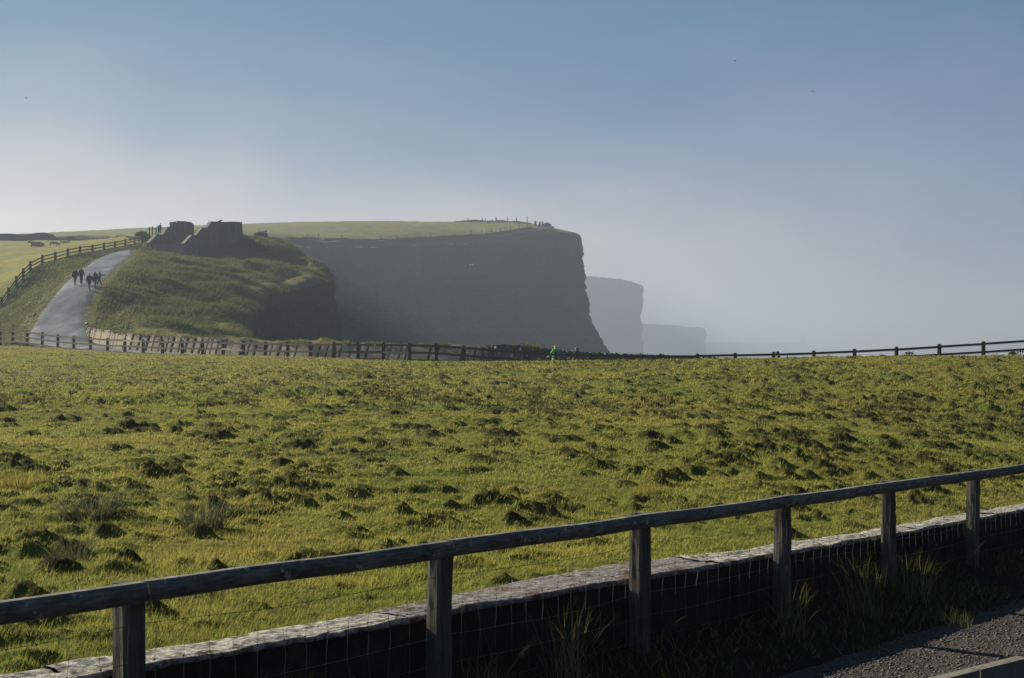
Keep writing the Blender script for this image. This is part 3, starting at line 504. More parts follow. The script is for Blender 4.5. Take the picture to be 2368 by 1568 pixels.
# ------------------------------------------------------------------ 6. near wall, verge, path, kerb
nwall = thing('stone_wall', 'low dark stone wall with flat pale coping running behind the near fence', 'wall', nf(2, -.2, z_path(2)))
SEG = [-1.6, -.15, 1.72, 3.5, 4.78, 6.3, 8.1, 10, 12, 14.5, 18, 21, 24.2, 28]
for i in range(len(SEG)-1):
    a, b_ = SEG[i]+.002, SEG[i+1]-.002; n = int((b_-a)/.022); t = np.linspace(a, b_, n); w = np.interp(t, *WT); jn = .014*fbm(t*6, t*0, i, 4)+.016*fbm(t*24, t*0, i+5, 3); jf = .022*fbm(t*6, t*0+3, i, 4); hz_ = .0025*((i*37) % 5-2)
    C = 16; V = np.zeros((n, C+4, 3)); oN = -.115+jn; oF = -.12-w+jf
    for j in range(C+4):
        if j == 0: o_ = oN-.02+0*t; z_ = z_cope(t)-.03
        elif j == 1: o_ = oN; z_ = z_cope(t)-.022+.006*fbm(t*9, t*0+8, i, 3)
        elif j == 2: o_ = oN+.004*fbm(t*30, t*0, 2, 2); z_ = z_cope(t)-.010
        elif j == C+3: o_ = oF-.005; z_ = z_cope(t)-.2
        else: k = (j-3)/(C-1); o_ = (oN-.008)*(1-k)+oF*k; z_ = z_cope(t)+.002+.011*fbm(t*5, k*w*9+t*0, i+1., 4)+.010*np.round(1.6*fbm(t*2.1, k*w*14+t*0, i+4., 3))/1.6*(k > .0)-.008*(k > .97)
        V[:, j, 0] = P0[0]+DV[0]*t+NV[0]*o_; V[:, j, 1] = P0[1]+DV[1]*t+NV[1]*o_; V[:, j, 2] = z_+hz_
    me = npmesh('coping_stone', V.reshape(-1, 3), quad=gridfaces(n, C+4), smooth=False)
    capv = []
    o = link('coping_stone', me, MAT['cope2' if i in (2, 3) else 'cope'], nwall)
    if i in (2, 3): o['label'] = 'wider brown and purple coping stone'
t = np.arange(-1.7, 28, .03); rows = np.linspace(0, 1, 22); V = np.zeros((len(t), 22, 3))
for j, k in enumerate(rows):
    z_ = (z_cope(t)-.022)*(1-k)+(z_path(t)-.15)*k; st = .018*np.clip(3*vnoise(t*3.2+7*np.floor(k*5), t*0+np.floor(k*5), .5), -1, 1)+.012*fbm(t*12, k*8+t*0, 2, 3); o_ = -.128+st*min(1, k*4)+.02*k
    V[:, j, 0] = P0[0]+DV[0]*t+NV[0]*o_; V[:, j, 1] = P0[1]+DV[1]*t+NV[1]*o_; V[:, j, 2] = z_
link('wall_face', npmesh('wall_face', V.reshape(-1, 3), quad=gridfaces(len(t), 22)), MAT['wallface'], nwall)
def zverge(t, o): return z_path(t)+.10*np.exp(-np.asarray(o)*3.)+.03*fbm(np.asarray(t)*2.2, np.asarray(o)*3, 1, 3)*np.clip((1.0-np.asarray(o))*3, 0, 1)
T_, O_ = np.meshgrid(np.arange(-4, 30, .04), np.linspace(-.16, 1.05, 34), indexing='ij'); Zv = zverge(T_, O_)-.03*np.clip((O_-.70)*10, 0, 1)
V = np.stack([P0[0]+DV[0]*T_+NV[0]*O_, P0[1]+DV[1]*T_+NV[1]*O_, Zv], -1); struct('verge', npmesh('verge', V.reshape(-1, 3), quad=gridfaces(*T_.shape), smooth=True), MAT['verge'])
def kerb_o(t): return 1.43+.145*np.clip(np.asarray(t)-4.37, -2, 5)
T_, K_ = np.meshgrid(np.arange(-4, 30, .03), np.linspace(0, 1, 40), indexing='ij'); edge_ = .74+.06*fbm(T_*1.5, T_*0, 3, 3); O_ = edge_*(1-K_)+kerb_o(T_)*K_
Zv = z_path(T_)+.004+.008*fbm(T_*9, O_*9, 1, 3)+.006*fbm(T_*2, O_*3, 1, 2)-.012*(K_ < .02)
V = np.stack([P0[0]+DV[0]*T_+NV[0]*O_, P0[1]+DV[1]*T_+NV[1]*O_, Zv], -1); struct('gravel_path', npmesh('gravel_path', V.reshape(-1, 3), quad=gridfaces(*T_.shape), smooth=True), MAT['gravel'])
b = MB(); n = 13000; tv = RNG.uniform(2.5, 9, n); kv = RNG.random(n)
Vp = []; Tp = []
for k in range(n):
    t0 = tv[k]; o_ = .74+kv[k]*(float(kerb_o(t0))-.76); s = .0035+.010*random.random()**3.5; p = nf(t0, o_, z_path(t0)+.006+s*.25); base = len(Vp); ang = random.random()*3
    for d in ((1, 0, 0), (-.5, .8, 0), (-.6, -.7, 0), (.1, 0, .6), (.1, 0, -.6)):
        x = d[0]*math.cos(ang)-d[1]*math.sin(ang); y = d[0]*math.sin(ang)+d[1]*math.cos(ang); j = .7+.6*random.random(); Vp.append((p[0]+x*s*j*1.4, p[1]+y*s*j, p[2]+d[2]*s*j))
    Tp += [(base, base+1, base+3), (base+1, base+2, base+3), (base+2, base, base+3), (base+1, base, base+4), (base+2, base+1, base+4), (base, base+2, base+4)]
o = link('gravel_chippings', npmesh('gravel_chippings', Vp, tri=Tp), MAT['pebble'], None); o['kind'] = 'stuff'; tag(o, 'loose grey stone chippings scattered on the brown path by the concrete edging', 'gravel')
kb = thing('kerb', 'pale concrete edging strip along the gravel path in the lower right corner', 'kerb', nf(5, float(kerb_o(5)), z_path(5)))
ks = np.arange(-3.4, 29, .915)
for a in ks:
    c = a+.455; o_ = float(kerb_o(c))+.04; ax = DV+(.145 if 2.4 < c < 9.3 else 0)*NV; ax = np.array((*ax/np.linalg.norm(ax), -.036)); ay = np.array((ax[1], -ax[0], 0)); p = nf(c, o_, z_path(c)-.085)
    MB().box(p, .908, .075, .24, ax, ay).build('edging_stone', MAT['kerb'], kb)
T_, O_ = np.meshgrid(np.arange(-4, 30, .5), np.linspace(1.2, 12, 30), indexing='ij'); V = np.stack([P0[0]+DV[0]*T_+NV[0]*O_, P0[1]+DV[1]*T_+NV[1]*O_, z_path(T_)-.15-.0*O_], -1)
struct('lower_road', npmesh('lower_road', V.reshape(-1, 3), quad=gridfaces(*T_.shape)), MAT['darkroad'])
# verge plants
def vpos(px, o_): t0 = t_at(px, o_); return t0
n = 9000; t_ = RNG.uniform(-1.5, 12, n); o_ = RNG.uniform(-.08, .80, n); cl = fbm(t_*1.5, o_*2.5, 3, 3); k = (cl > -.15) | (o_ < .15); t_, o_, cl = t_[k], o_[k], cl[k]; n = len(t_)
B = np.stack([P0[0]+DV[0]*t_+NV[0]*o_, P0[1]+DV[1]*t_+NV[1]*o_, zverge(t_, o_)-.01], -1)
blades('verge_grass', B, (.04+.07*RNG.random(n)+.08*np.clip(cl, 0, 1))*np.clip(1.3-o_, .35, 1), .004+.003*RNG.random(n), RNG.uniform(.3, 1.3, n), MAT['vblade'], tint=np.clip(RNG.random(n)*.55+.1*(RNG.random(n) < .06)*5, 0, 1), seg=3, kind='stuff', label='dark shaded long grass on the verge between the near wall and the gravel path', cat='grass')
def clump(px, o_, n, h, spread, straw=.4, label='', name='grass_clump', lean=.42, w=.0032):
    t0 = t_at(px, o_); rad = spread*np.sqrt(RNG.random(n)); an = RNG.random(n)*6.28; B = np.stack([nf(t0, o_)[0]+rad*np.cos(an), nf(t0, o_)[1]+rad*np.sin(an), 0*rad+float(zverge(t0, o_))-.01], -1)
    r = thing(name, label, 'grass clump', nf(t0, o_, float(zverge(t0, o_)))); H = h*(.45+.6*RNG.random(n))
    blades('leaves', B, H, w*(.6+.8*RNG.random(n)), lean*RNG.uniform(.3, 1.5, n), MAT['vblade'], r, tint=np.where(RNG.random(n) < straw, RNG.uniform(.62, 1, n), RNG.uniform(.2, .5, n)), seg=4, curve=.8); return r
clump(1305, .13, 130, .46, .09, .72, 'tall sunlit straw and green grass clump at the wall foot right of the second post')
clump(1990, .22, 130, .46, .16, .45, 'pale grass clump at the wall foot left of the fifth post')
clump(2100, .22, 190, .42, .16, .25, 'bushy green grass clump at the foot of the fifth post')
clump(640, .10, 110, .38, .14, .5, 'grass clump at the lower edge between the first and second posts')
clump(420, .08, 70, .36, .10, .5, 'small straw grass clump just right of the nearest post')
clump(1560, .62, 90, .16, .14, .3, 'short dim grass clump in the verge between the third and fourth posts')
clump(1830, .30, 60, .40, .1, .5, 'thin grass clump at the foot of the fourth post')
clump(1120, .12, 70, .36, .12, .5, 'thin grass clump just right of the second post')
clump(2180, .75, 120, .13, .2, .1, 'low green grass patch on the verge edge near the gravel path')
st = thing('dry_grass_stalks', 'scattered pale dry seed stalks rising from the dark verge', 'grass stalks', nf(4, .3, z_path(4)))
for px, o_, h, ln, sd in [(2235, .25, .42, .35, 1), (1995, .2, .5, .05, 1), (1515, .2, .34, .5, 1), (1495, .25, .28, .2, 1), (1630, .5, .2, .3, 1), (1790, .35, .35, -.1, 1), (1850, .5, .3, .4, 1), (1700, .6, .25, .1, 1), (2040, .35, .45, -.7, 1), (2060, .4, .4, -.5, 1), (2130, .3, .4, .3, 1), (2310, .2, .35, .2, 1), (2345, .4, .35, .3, 1),
                       (1385, .2, .3, .4, 1), (1325, .5, .25, .3, 1), (820, .1, .3, .15, 0), (790, .2, .28, -.1, 0), (935, .1, .5, .02, 0), (905, .12, .33, .1, 0), (730, .1, .26, .1, 0), (560, .1, .2, .4, 0), (520, .12, .2, -.4, 0), (2000, .7, .22, .2, 1), (2210, .7, .2, .2, 1), (1175, .2, .3, .3, 0), (1045, .2, .25, .2, 0), (1600, .12, .42, .05, 1), (1760, .12, .4, .1, 1), (1900, .5, .25, -.3, 1), (2280, .5, .3, -.2, 1)]:
    t0 = t_at(px, o_); p = nf(t0, o_, float(zverge(t0, o_))); pts = []; d = np.array((math.cos(.2), -.1*math.copysign(1, ln), 0))
    for k in range(9): s = k/8; pts.append(p+np.array((ln*h*(s**2)*1.1, .02*math.sin(s*3), h*(s-.28*abs(ln)*s**3))))
    b = MB().tube(pts, [.0016]*6+[.0028 if sd else .0012]*2+[.0008], 3, False); b.build('stalk', MAT['vblade'], st)
# ------------------------------------------------------------------ 7. near fence
nfence = thing('post_and_rail_fence', 'near weathered timber post and rail fence with wire netting across the foreground', 'fence', nf(0, 0, z_path(0)), None)
DV3 = np.array((*DV, 0)); NV3 = np.array((*NV, 0)); PS = 1.8
RTOP = [.914+.0458*k for k in range(-1, 18)]     # rail top below the eye, posts -1..10
for k in range(-1, 16):
    t0 = PS*k; zt = -RTOP[k+1]+(-.028 if k < 2 else -.018+.005*((k*7) % 3-1)); zb = z_path(t0)-.35; w = .098; me = []
    rows = 26; V = []
    for j in range(rows):
        f = j/(rows-1); z_ = zb+(zt-zb)*f; sh = (w/2)*(1-.0*f)
        for c in range(16):
            side, q = divmod(c, 4); q = q/4.; cor = [(-1, -1), (1, -1), (1, 1), (-1, 1)]; a = np.array(cor[side]); bb = np.array(cor[(side+1) % 4]); p = a*(1-q)+bb*q
            r_ = .9 if q == 0 else 1.; nn = .0022*float(vnoise(c*1.7+k*5, z_*3, k))+.0012*float(vnoise(c*3.+k, z_*17, k))
            p = p*(sh*r_+nn*1.3); p0 = nf(t0, -.0)+DV3*p[0]+NV3*p[1]; lean_ = .012*(f-.3)*((k*3) % 4-1.5); V.append((p0[0]+lean_, p0[1], z_+(.004*math.sin(c)) if j == rows-1 else z_))
    Qd = [(j*16+c, j*16+(c+1) % 16, (j+1)*16+(c+1) % 16, (j+1)*16+c) for j in range(rows-1) for c in range(16)]+[]
    m_ = MB(); m_.add(V, Qd+[tuple((rows-1)*16+c for c in range(16))]); m_.build('post', MAT['post'], nfence)
for k in range(-1, 15, 1):                                         # one rail per bay, butted at each post
    a0 = PS*k+(0 if k > -1 else -1.2); a1 = PS*(k+1); za, zb = -RTOP[k+1], -RTOP[k+2]; n = 46; V = []; R_ = .048; C = 20
    for j in range(n):
        f = j/(n-1); t0 = a0+.003+(a1-a0-.006)*f; zc = za+(zb-za)*f-R_-.003*math.sin(f*3.14); sag = .004*float(vnoise(f*3+k, 2., k))
        for c in range(C):
            an = 2*math.pi*c/C; rx = math.cos(an); rz = math.sin(an); fl = 1. if rx > -.2 else .55
            r_ = R_*(1+.03*float(vnoise(c*.9, f*7+k, 1.))+.014*float(vnoise(c*2.1, f*30+k, 2.))); o_ = .062+rx*r_*fl*.85
            zz = rz*r_; zz = min(zz, R_*.74)
            p = nf(t0, o_, zc+zz+sag); V.append(tuple(p))
    Qd = [(j*C+c, j*C+(c+1) % C, (j+1)*C+(c+1) % C, (j+1)*C+c) for j in range(n-1) for c in range(C)]; m_ = MB(); m_.add(V, Qd+[tuple(range(C))[::-1], tuple((n-1)*C+c for c in range(C))])
    m_.build('rail', MAT['rail'], nfence)
m_ = MB(); WR = [.18, .325, .47, .61, .74]
def wz(t0, r): f = (t0/PS) % 1; zt = -np.interp(t0/PS, range(-1, 18), RTOP); return float(zt-WR[r]-.022*math.sin(math.pi*f)*(1 if r < 3 else .5)+.004*float(vnoise(t0*3, r*3., 1.)))
ts = np.arange(-1.3, 26.9, .06)
for r in range(5): m_.tube([nf(t0, .055+.008*float(vnoise(t0*2, r*1., 0.))+(.004 if r == 0 else 0), wz(t0, r)) for t0 in ts], .0013 if r == 0 else .001, 3, False)
tv = np.arange(-1.25, 26.8, .132)
for q, t0 in enumerate(tv):
    j_ = [random.uniform(-.012, .012) for _ in range(6)]
    pts = []
    for r in range(5):
        pts.append(nf(t0+j_[r], .055, wz(t0, r)))
        if r < 4: pts.append(nf(t0+(j_[r]+j_[r+1])/2+random.uniform(-.008, .008), .060, (wz(t0, r)+wz(t0, r+1))/2))
    m_.tube(pts, .0009, 3, False)
    for r in range(4): p = nf(t0+j_[r], .055, wz(t0, r)); m_.box(p, .007, .005, .006, DV3, NV3)
m_.build('wire_netting', MAT['wire'], nfence)
# ------------------------------------------------------------------ 8. far fence
ff = thing('post_and_rail_fence', 'long dark timber fence with wires along the far edge of the pasture', 'fence', W(1139, 838, fenceY(1139)))
FP = []
for px, y in POSTS: p = W(px, y, fenceY(px)); FP.append(p)
FP = [FP[0]+(FP[0]-FP[1])*2, FP[0]+(FP[0]-FP[1])]+FP+[FP[-1]+(FP[-1]-FP[-2])*k for k in range(1, 8)]
PALE = {(8+2, 0), (8+2+9-4, 1), (2+19, 1)}
for i, p in enumerate(FP):
    ln = random.uniform(-.01, .01); mb = MB().box(p-[0, 0, .80], .19, .17, 1.5, (1, 0, 0), (0, 1, 0), (ln, 0, 1)); mb.box(p-[0, 0, .025], .18, .16, .05, taper=.6); mb.build('post', MAT['farwood'], ff)
    if i < len(FP)-1:
        q = FP[i+1]; d = q-p; L = np.linalg.norm(d); d = d/L; s = np.array((-d[1], d[0], 0))
        for r, dz in enumerate((.15, .60, 1.06)):
            pale = (i, r) in ((10, 0), (15, 1), (22, 1)); o = MB().box((p+q)/2-[0, 0, dz+random.uniform(-.02, .02)]-s*.115, L-.004, .045, .13, d, s, np.cross(d, s)).build('rail', MAT['palerail' if pale else ('farrail' if i < 23 else 'farwood')], ff)
            if pale: o['label'] = 'pale new replacement rail'
w_ = MB()
for dz in (.25, .36, .47, .70, .82, .94): w_.tube([p-[0, .1, dz] for p in FP], .006, 3, False)
w_.build('wires', MAT['wire'], ff)
# signs on it
def sign(name, label, px, y, Y, w, h, m, marks=(), tilt=0.):
    p = W(px, y, Y); r = thing(name, label, 'sign', p-[0, 0, h/2]); ax = (math.cos(tilt), 0, math.sin(tilt)); az = (-math.sin(tilt), 0, math.cos(tilt)); MB().box(p, w, .03, h, ax, None, az).build('board', m, r)
    for mx, mz, mw, mh in marks: MB().box(p+np.array((mx*math.cos(tilt)-mz*math.sin(tilt), -.018, mz+mx*math.sin(tilt))), mw, .01, mh, ax, None, az).build('print', MAT['ink'], r)
    return r
sign('sign', 'small white box sign fixed on the far fence near the pale slabs', 505+0*1, 787.5, fenceY(503)-.2, .26, .42, MAT['sign'])
sign('sign', 'pale green rectangular notice hanging on the far fence', 803.5, 803.5, fenceY(803)-.15, .64, .48, MAT['signgreen'], [(0, .1, .5, .012), (0, .02, .46, .012), (0, -.06, .5, .012), (-.05, -.14, .36, .012)])
s_ = sign('sign', 'white upright warning sign with a black figure on the far fence', 870, 802.5, fenceY(870)-.15, .30, .40, MAT['sign'], [(-.03, -.10, .12, .035), (-.05, -.02, .035, .15), (.02, .03, .035, .11), (.06, -.04, .03, .12)], -.12)
sign('sign', 'low white sign with a dark arc at the far field edge below the fence', 2003/1.0-1.0*0-1.0, 897-0-63.0, 79, .40, .22, MAT['sign'], [(0, .03, .22, .03), (-.11, -.01, .03, .07), (.11, -.01, .03, .07)])
# ------------------------------------------------------------------ 9. flagstone wall + rubble wall
fw = thing('flagstone_wall', 'row of upright leaning brown flagstones along the coast road behind the far fence', 'wall', W(560, 824, 104))
sx = [p[0] for p in SW]
def swp(px): Y = np.interp(px, sx, [p[2] for p in SW]); return W(px, np.interp(px, sx, [p[1] for p in SW]), Y), W(px, np.interp(px, sx, [p[3] for p in SW]), Y)
def slab(px0, px1, lean, m, label=None, dy=0.):
    a0, a1 = swp(px0); b0, b1 = swp(px1); d = (b0-a0); L = np.linalg.norm(d[:2]); d3 = np.array((d[0], d[1], 0))/L; n3 = np.array((-d3[1], d3[0], 0)); lv = d3*lean
    k = random.uniform; t1 = a1-a0; t2 = b1-b0; u1, u2 = k(-.07, .03), k(-.07, .03)
    poly = [a0-[0, 0, .2]-n3*dy, b0-[0, 0, .2]-n3*dy, b1+lv+n3*.34-[0, 0, -u2]-n3*dy, (a1+b1)/2+lv+n3*.34+[0, 0, max(u1, u2)+.02]-n3*dy, a1+lv+n3*.34+[0, 0, u1]-n3*dy]
    o = MB().prism(poly, n3*.10).build('slab', m, fw)
    if label: o['label'] = label
x = 188.5
while x < 202: w = random.uniform(1.6, 2.4); slab(x, x+w*.8, .0, MAT['rubble']); x += w+.8
x = 203.; k = 0
PW = [3.5, 4, 14, 19, 5, 4, 5.5, 15]
while x < 1140:
    Y = swp(x)[0][1]; ppm = F/Y*.85
    if k < len(PW): w = PW[k]; g = 1.2; m_ = MAT['slabpale'] if k < 7 else MAT['slab']
    else:
        w = random.choice([.28, .36, .5, .42, .7 if x > 500 else .4, 1.1 if x > 650 else .5, 1.7 if x > 800 else .45])*ppm; g = random.uniform(.12, .26)*ppm*(1 if x < 560 else .9); m_ = MAT['slab'] if (x < 1000 or random.random() < .4) else MAT['rubble']
        if random.random() < .04: m_ = MAT['slabpale']
    slab(x, x+w, .02 if k < len(PW) else random.uniform(.12, .26), m_, 'pale smooth new flagstone' if m_ is MAT['slabpale'] else None, random.uniform(0, .05)); x += w+g; k += 1
b = MB()
XS = list(np.arange(188, 1150, 6.))
for i in range(len(XS)-1):
    a0, a1 = swp(XS[i]); b0, b1 = swp(XS[i+1]); d = b0-a0; L = np.linalg.norm(d[:2]); n3 = np.array((-d[1], d[0], 0))/L
    p = [a0+n3*.12-[0, 0, .3], b0+n3*.12-[0, 0, .3], b1+n3*.46-[0, 0, .10], a1+n3*.46-[0, 0, .10]]; b.prism(p, n3*.45)
b.build('earth_backing', MAT['earth'], fw)
rw = thing('stone_wall', 'dark lichen-spotted rubble wall tapering away behind the right half of the far fence', 'wall', W(1442, 846, 89.6))
rows = 9; XS = np.arange(1136, 2120, 2.2); V = []
for i, px in enumerate(XS):
    a0, a1 = swp(px); h = a1[2]-a0[2]; 
    for j in range(rows+3):
        if j <= rows: f = j/rows; p = a0+np.array((0, .35*f, -.3+(h+.3)*f)); p = p+np.array((0, -.12*float(vnoise(px*.35+j*3, j*1.3, 2.)), (-.12+.07*float(vnoise(px*.28, 3., 1.))+.04*float(vnoise(px*.9, 3., 1.))) if j >= rows-1 else 0))
        elif j == rows+1: p = a1+np.array((0, .85, -.12+.10*float(vnoise(px*.31, 8., 1.))))
        else: p = a1+np.array((0, 1.0, -1.))
        V.append(p)
link('rubble_face', npmesh('rubble_face', V, quad=gridfaces(len(XS), rows+3)), MAT['rubble'], rw)
b = MB()
for px in np.arange(1140, 1960, 2.6):                              # rough coping stones
    a0, a1 = swp(px); s = random.uniform(.08, .16); b.blob(a1+[random.uniform(-.05, .05), .4+random.uniform(-.1, .1), -.12], (s*.8, s, s*.9), 6, 4, .5, px)
b.build('cope_stones', MAT['rubble'], rw)
for x0, x1 in ((1146, 1186), (1190, 1212)):                        # smooth larger slabs in it
    a0, a1 = swp(x0); b0, b1 = swp(x1); MB().prism([a0+[0, -.1, -.2], b0+[0, -.1, -.2], b1+[0, .15, .04], (a1+b1)/2+[0, .15, .1], a1+[0, .15, .03]], (0, .12, 0)).build('slab', MAT['rubble'], rw)
# grass fringe on top of the walls
n = 5200; px = RNG.uniform(205, 1260, n); kx = fbm(px*.03, px*0, 2, 3); k = (kx > -.05) | (px < 560) & (RNG.random(n) < .6); px, kx = px[k], kx[k]; B = np.array([swp(p)[1]+[0, random.uniform(.25, 1.2), -.05] for p in px]); n = len(px)
blades('wall_top_grass', B, (.12+.22*RNG.random(n))*(.6+1.6*np.clip(kx, 0, 1)), .05+.04*RNG.random(n), RNG.uniform(.3, 1.2, n), MAT['hillblade'], tint=RNG.uniform(.3, 1, n), kind='stuff', label='sunlit grass fringe growing along the top of the flagstone wall', cat='grass')
# ------------------------------------------------------------------ 10. road fence on the hill
rf = thing('post_and_rail_fence', 'dark timber three-rail fence curving uphill between the road and the cattle pasture', 'fence', W(128, 606, 168))
RP = [W(*p) for p in RFENCE]; RP = [RP[0]+(RP[0]-RP[1])*1.0]+RP; RP2 = []
for i in range(len(RP)-1): RP2 += [RP[i], (RP[i]+RP[i+1])/2] if False else [RP[i]]
RP2.append(RP[-1])
for i, p in enumerate(RP2):
    MB().box(p+[0, 0, .45], .26, .22, 1.5, taper=.9).build('post', MAT['farwood'], rf)
    if i < len(RP2)-1:
        q = RP2[i+1]; d = q-p; L = np.linalg.norm(d); d = d/L; s = np.array((-d[1], d[0], 0)); s /= np.linalg.norm(s)
        for dz in (.25, .65, 1.03): MB().box((p+q)/2+[0, 0, dz]-s*.1, L, .05, .14, d, s, np.cross(d, s)).build('rail', MAT['farwood'], rf)
g = thing('wooden_gate', 'short dark timber gate frame at the top end of the road fence', 'gate', W(338, 563, 219))
for x_ in (331, 336, 341, 346): MB().box(W(x_, 556, 219)+[0, 0, 0], .22, .2, 1.6).build('post', MAT['farwood'], g)
for y_ in (548, 553, 558): MB().box(W(338.5, y_, 219), 1.1, .06, .16).build('rail', MAT['farrail'], g)
# ------------------------------------------------------------------ 11. concrete viewing stair on the hill
FL = W(344, 573, 209); FR = W(436, 592, 204.6); E = np.array((5.4, 8.2, 0)); E /= np.linalg.norm(E); Gd = np.array((E[1], -E[0], 0))
st_ = thing('viewing_platform', 'grey concrete stepped viewing platform with two high side walls on the hilltop', 'viewing platform', FR)
def colz(px, y, P, E):                                           # point on the vertical plane through P along E seen at picture (px, y)
    u = (px-CX)/F; s = (u*P[1]-P[0])/(E[0]-u*E[1]); q = P+E*s; return np.array((q[0], q[1], -(y-CY)/F*q[1]))
z6 = lambda x, y: (x/9.105+317.9, y/9.105+497.)
def flank(P, pts, bot, thick, name):
    top = [colz(*z6(*p), P, E) for p in pts]; bt = [colz(*z6(*p), P, E) for p in bot]; poly = top+bt[::-1]
    o = MB().prism(poly, -Gd*thick).build(name, MAT['concrete'], st_)
    for i in range(len(top)-1):                                   # coping along the stepped edge
        a, b2 = top[i], top[i+1]; d = b2-a; L = np.linalg.norm(d); 
        if L < .15: continue
        d /= L; up = np.cross(Gd, d); up = up if up[2] > 0 else -up; MB().box((a+b2)/2-Gd*thick/2+up*.05, L+.02, thick+.10, .10, d, Gd, up).build('coping', MAT['coping3'], st_)
    return o
flank(FL, [(245, 600), (410, 428), (540, 432), (640, 272), (780, 272), (845, 142), (1000, 148), (1130, 170), (1188, 235)], [(245, 760), (1188, 560)], .55, 'side_wall')
flank(FR, [(985, 612), (1150, 437), (1240, 442), (1360, 287), (1480, 282), (1560, 152), (1740, 160), (1900, 166), (2030, 200), (2066, 300)], [(985, 900), (1240, 760), (1500, 640), (2066, 520)], .55, 'side_wall')
a = colz(*z6(300, 640), FL, Gd); b2 = colz(*z6(1010, 620), FR, -Gd) if False else colz(*z6(985, 612), FR, E)
a = FL.copy(); a[2] = -(z6(300, 640)[1]-CY)/F*a[1]; top2 = FR.copy(); top2[2] = -(z6(1000, 618)[1]-CY)/F*top2[1]
MB().prism([a-[0, 0, 3.2], top2-[0, 0, 3.6], top2, a], E*.5).build('front_wall', MAT['concrete'], st_)
mid = (a+top2)/2; L = np.linalg.norm(top2-a); MB().box(mid+E*.25+[0, 0, .05], L, .6, .09, (top2-a)/L, E, (0, 0, 1)).build('coping', MAT['coping3'], st_)
for k in range(9):                                                # the stair flight between the walls
    c = mid+E*(1.0+k*1.05)+[0, 0, -.9+k*.32]; MB().box(c-[0, 0, .75], L-.3, 1.05, 1.5, (top2-a)/L*np.array((1, 1, 0)), E).build('step', MAT['concrete'], st_)
q = colz(*z6(1985, 300), FR, E)+Gd*.35; MB().tube([q-[0, 0, 3], q+[0, 0, 1.0]], [1.5, 1.25], 14).build('round_end', MAT['concrete'], st_)
q = W(399.5, 522.5, 214); MB().box(q, .75, .8, 1.1).build('pillar', MAT['concrete'], st_)
tl = thing('viewing_telescope', 'coin telescope tilted on its stand atop the right platform wall', 'telescope', W(508.5, 515, 210)); p = W(508.5, 512.5, 210)
MB().tube([W(508.5, 516, 210)-[0, 0, .2], p], [.1, .07], 8).build('stand', MAT['ink'], tl); MB().tube([p+[-.28, 0, -.02], p+[.1, 0, .12], p+[.32, 0, .22]], [.11, .14, .08], 8).build('barrel', MAT['ink'], tl)
# timber rails, white panels left of it
hr = thing('handrail', 'thin timber rail with white panels left of the viewing platform', 'handrail', W(352, 540, 214))
for x_, y_ in ((345.5, 535), (352.5, 534), (361, 536)): MB().box(W(x_, y_, 214), .14, .12, 1.3).build('post', MAT['farrail'], hr)
MB().box(W(352, 529.5, 214), 1.3, .06, .12).build('rail', MAT['palerail'], hr); MB().box(W(367, 535, 214), .3, .08, 1.3).build('panel', MAT['concrete'], hr); MB().box(W(378, 532, 214), .28, .08, .7).build('panel', MAT['sign'], hr)
MB().box(W(366.5, 542, 213.2), .8, .6, .35, (1, 0, .5), None, (-.5, 0, 1)).build('panel', MAT['sign'], hr)
h2 = thing('handrail', 'thin metal handrail descending right of the viewing platform', 'handrail', W(560, 545, 213)); pts = [W(546, 534.5, 213), W(556, 539, 213), W(566, 544, 213), W(575, 548.5, 214), W(584, 553, 215)]
MB().tube(pts, .045, 5).build('rail', MAT['farwood'], h2)
for p in pts: MB().tube([p, p-[0, 0, .8]], .04, 5).build('post', MAT['farwood'], h2)
# bushes
def leafy(name, label, c, r, m, n=900, sz=.22, cat='bush'):
    d = RNG.normal(size=(n, 3)); d /= np.linalg.norm(d, axis=1)[:, None]; d[:, 2] = np.abs(d[:, 2])*1.0-.1; rad = RNG.random(n)**.35*(1+.25*fbm(d[:, 0]*2, d[:, 1]*2, d[:, 2]*2, 2)); P = np.array(c)+d*rad[:, None]*np.array(r)
    a = RNG.normal(size=(n, 3)); b = RNG.normal(size=(n, 3)); V = np.stack([P, P+a*sz*.6, P+b*sz*.6], 1).reshape(-1, 3); t = thing(name, label, cat, np.array(c)-[0, 0, .1])
    link('foliage', npmesh('foliage', V, tri=np.arange(n*3).reshape(-1, 3)), m, t); b = MB(); c = np.array(c, float)
    for k in range(3): b.tube([c-[0, 0, .3], c+[(k-1)*r[0]*.4, 0, r[2]*.6]], [.06, .02], 5)
    b.build('stem', MAT['weed'], t); return t
leafy('bush', 'dark rounded bush behind the top end of the road fence', W(328, 547, 225), (1.2, 1.0, .9), MAT['bush'])
leafy('bush', 'dark round bush on the ridge right of the viewing platform', W(604, 541+8, 224), (1.25, 1., 1.1), MAT['bush'])
for k, (x_, y_, r_) in enumerate(((560, 556, 1.2), (574, 562, 1.3), (588, 570, 1.4), (602, 577, 1.2))): leafy('bracken', ['brown bracken patch just below the right end of the platform', 'brown bracken patch below the metal handrail', 'brown bracken patch midway down the shaded bank', 'lowest brown bracken patch on the shaded bank'][k], W(x_, y_, 212-2*k), (r_, 1., .7), MAT['brack'], 900, .2, 'bracken')
leafy('shrub', 'small dark shrub at the far field edge at right', W(2342-1.5, 824-0, 72), (.22, .2, .28), MAT['bush'], 500, .08, 'shrub')
leafy('shrub', 'brown seeding weed at the far field edge by a right-hand post', W(2102, 826, 76), (.42, .3, .35), MAT['brack'], 300, .07, 'shrub')
leafy('gorse', 'small yellow flowering gorse spot at the far field edge', W(1835-0.0, 830+2, 72), (.3, .2, .12), MAT['gorse'], 260, .06, 'gorse')
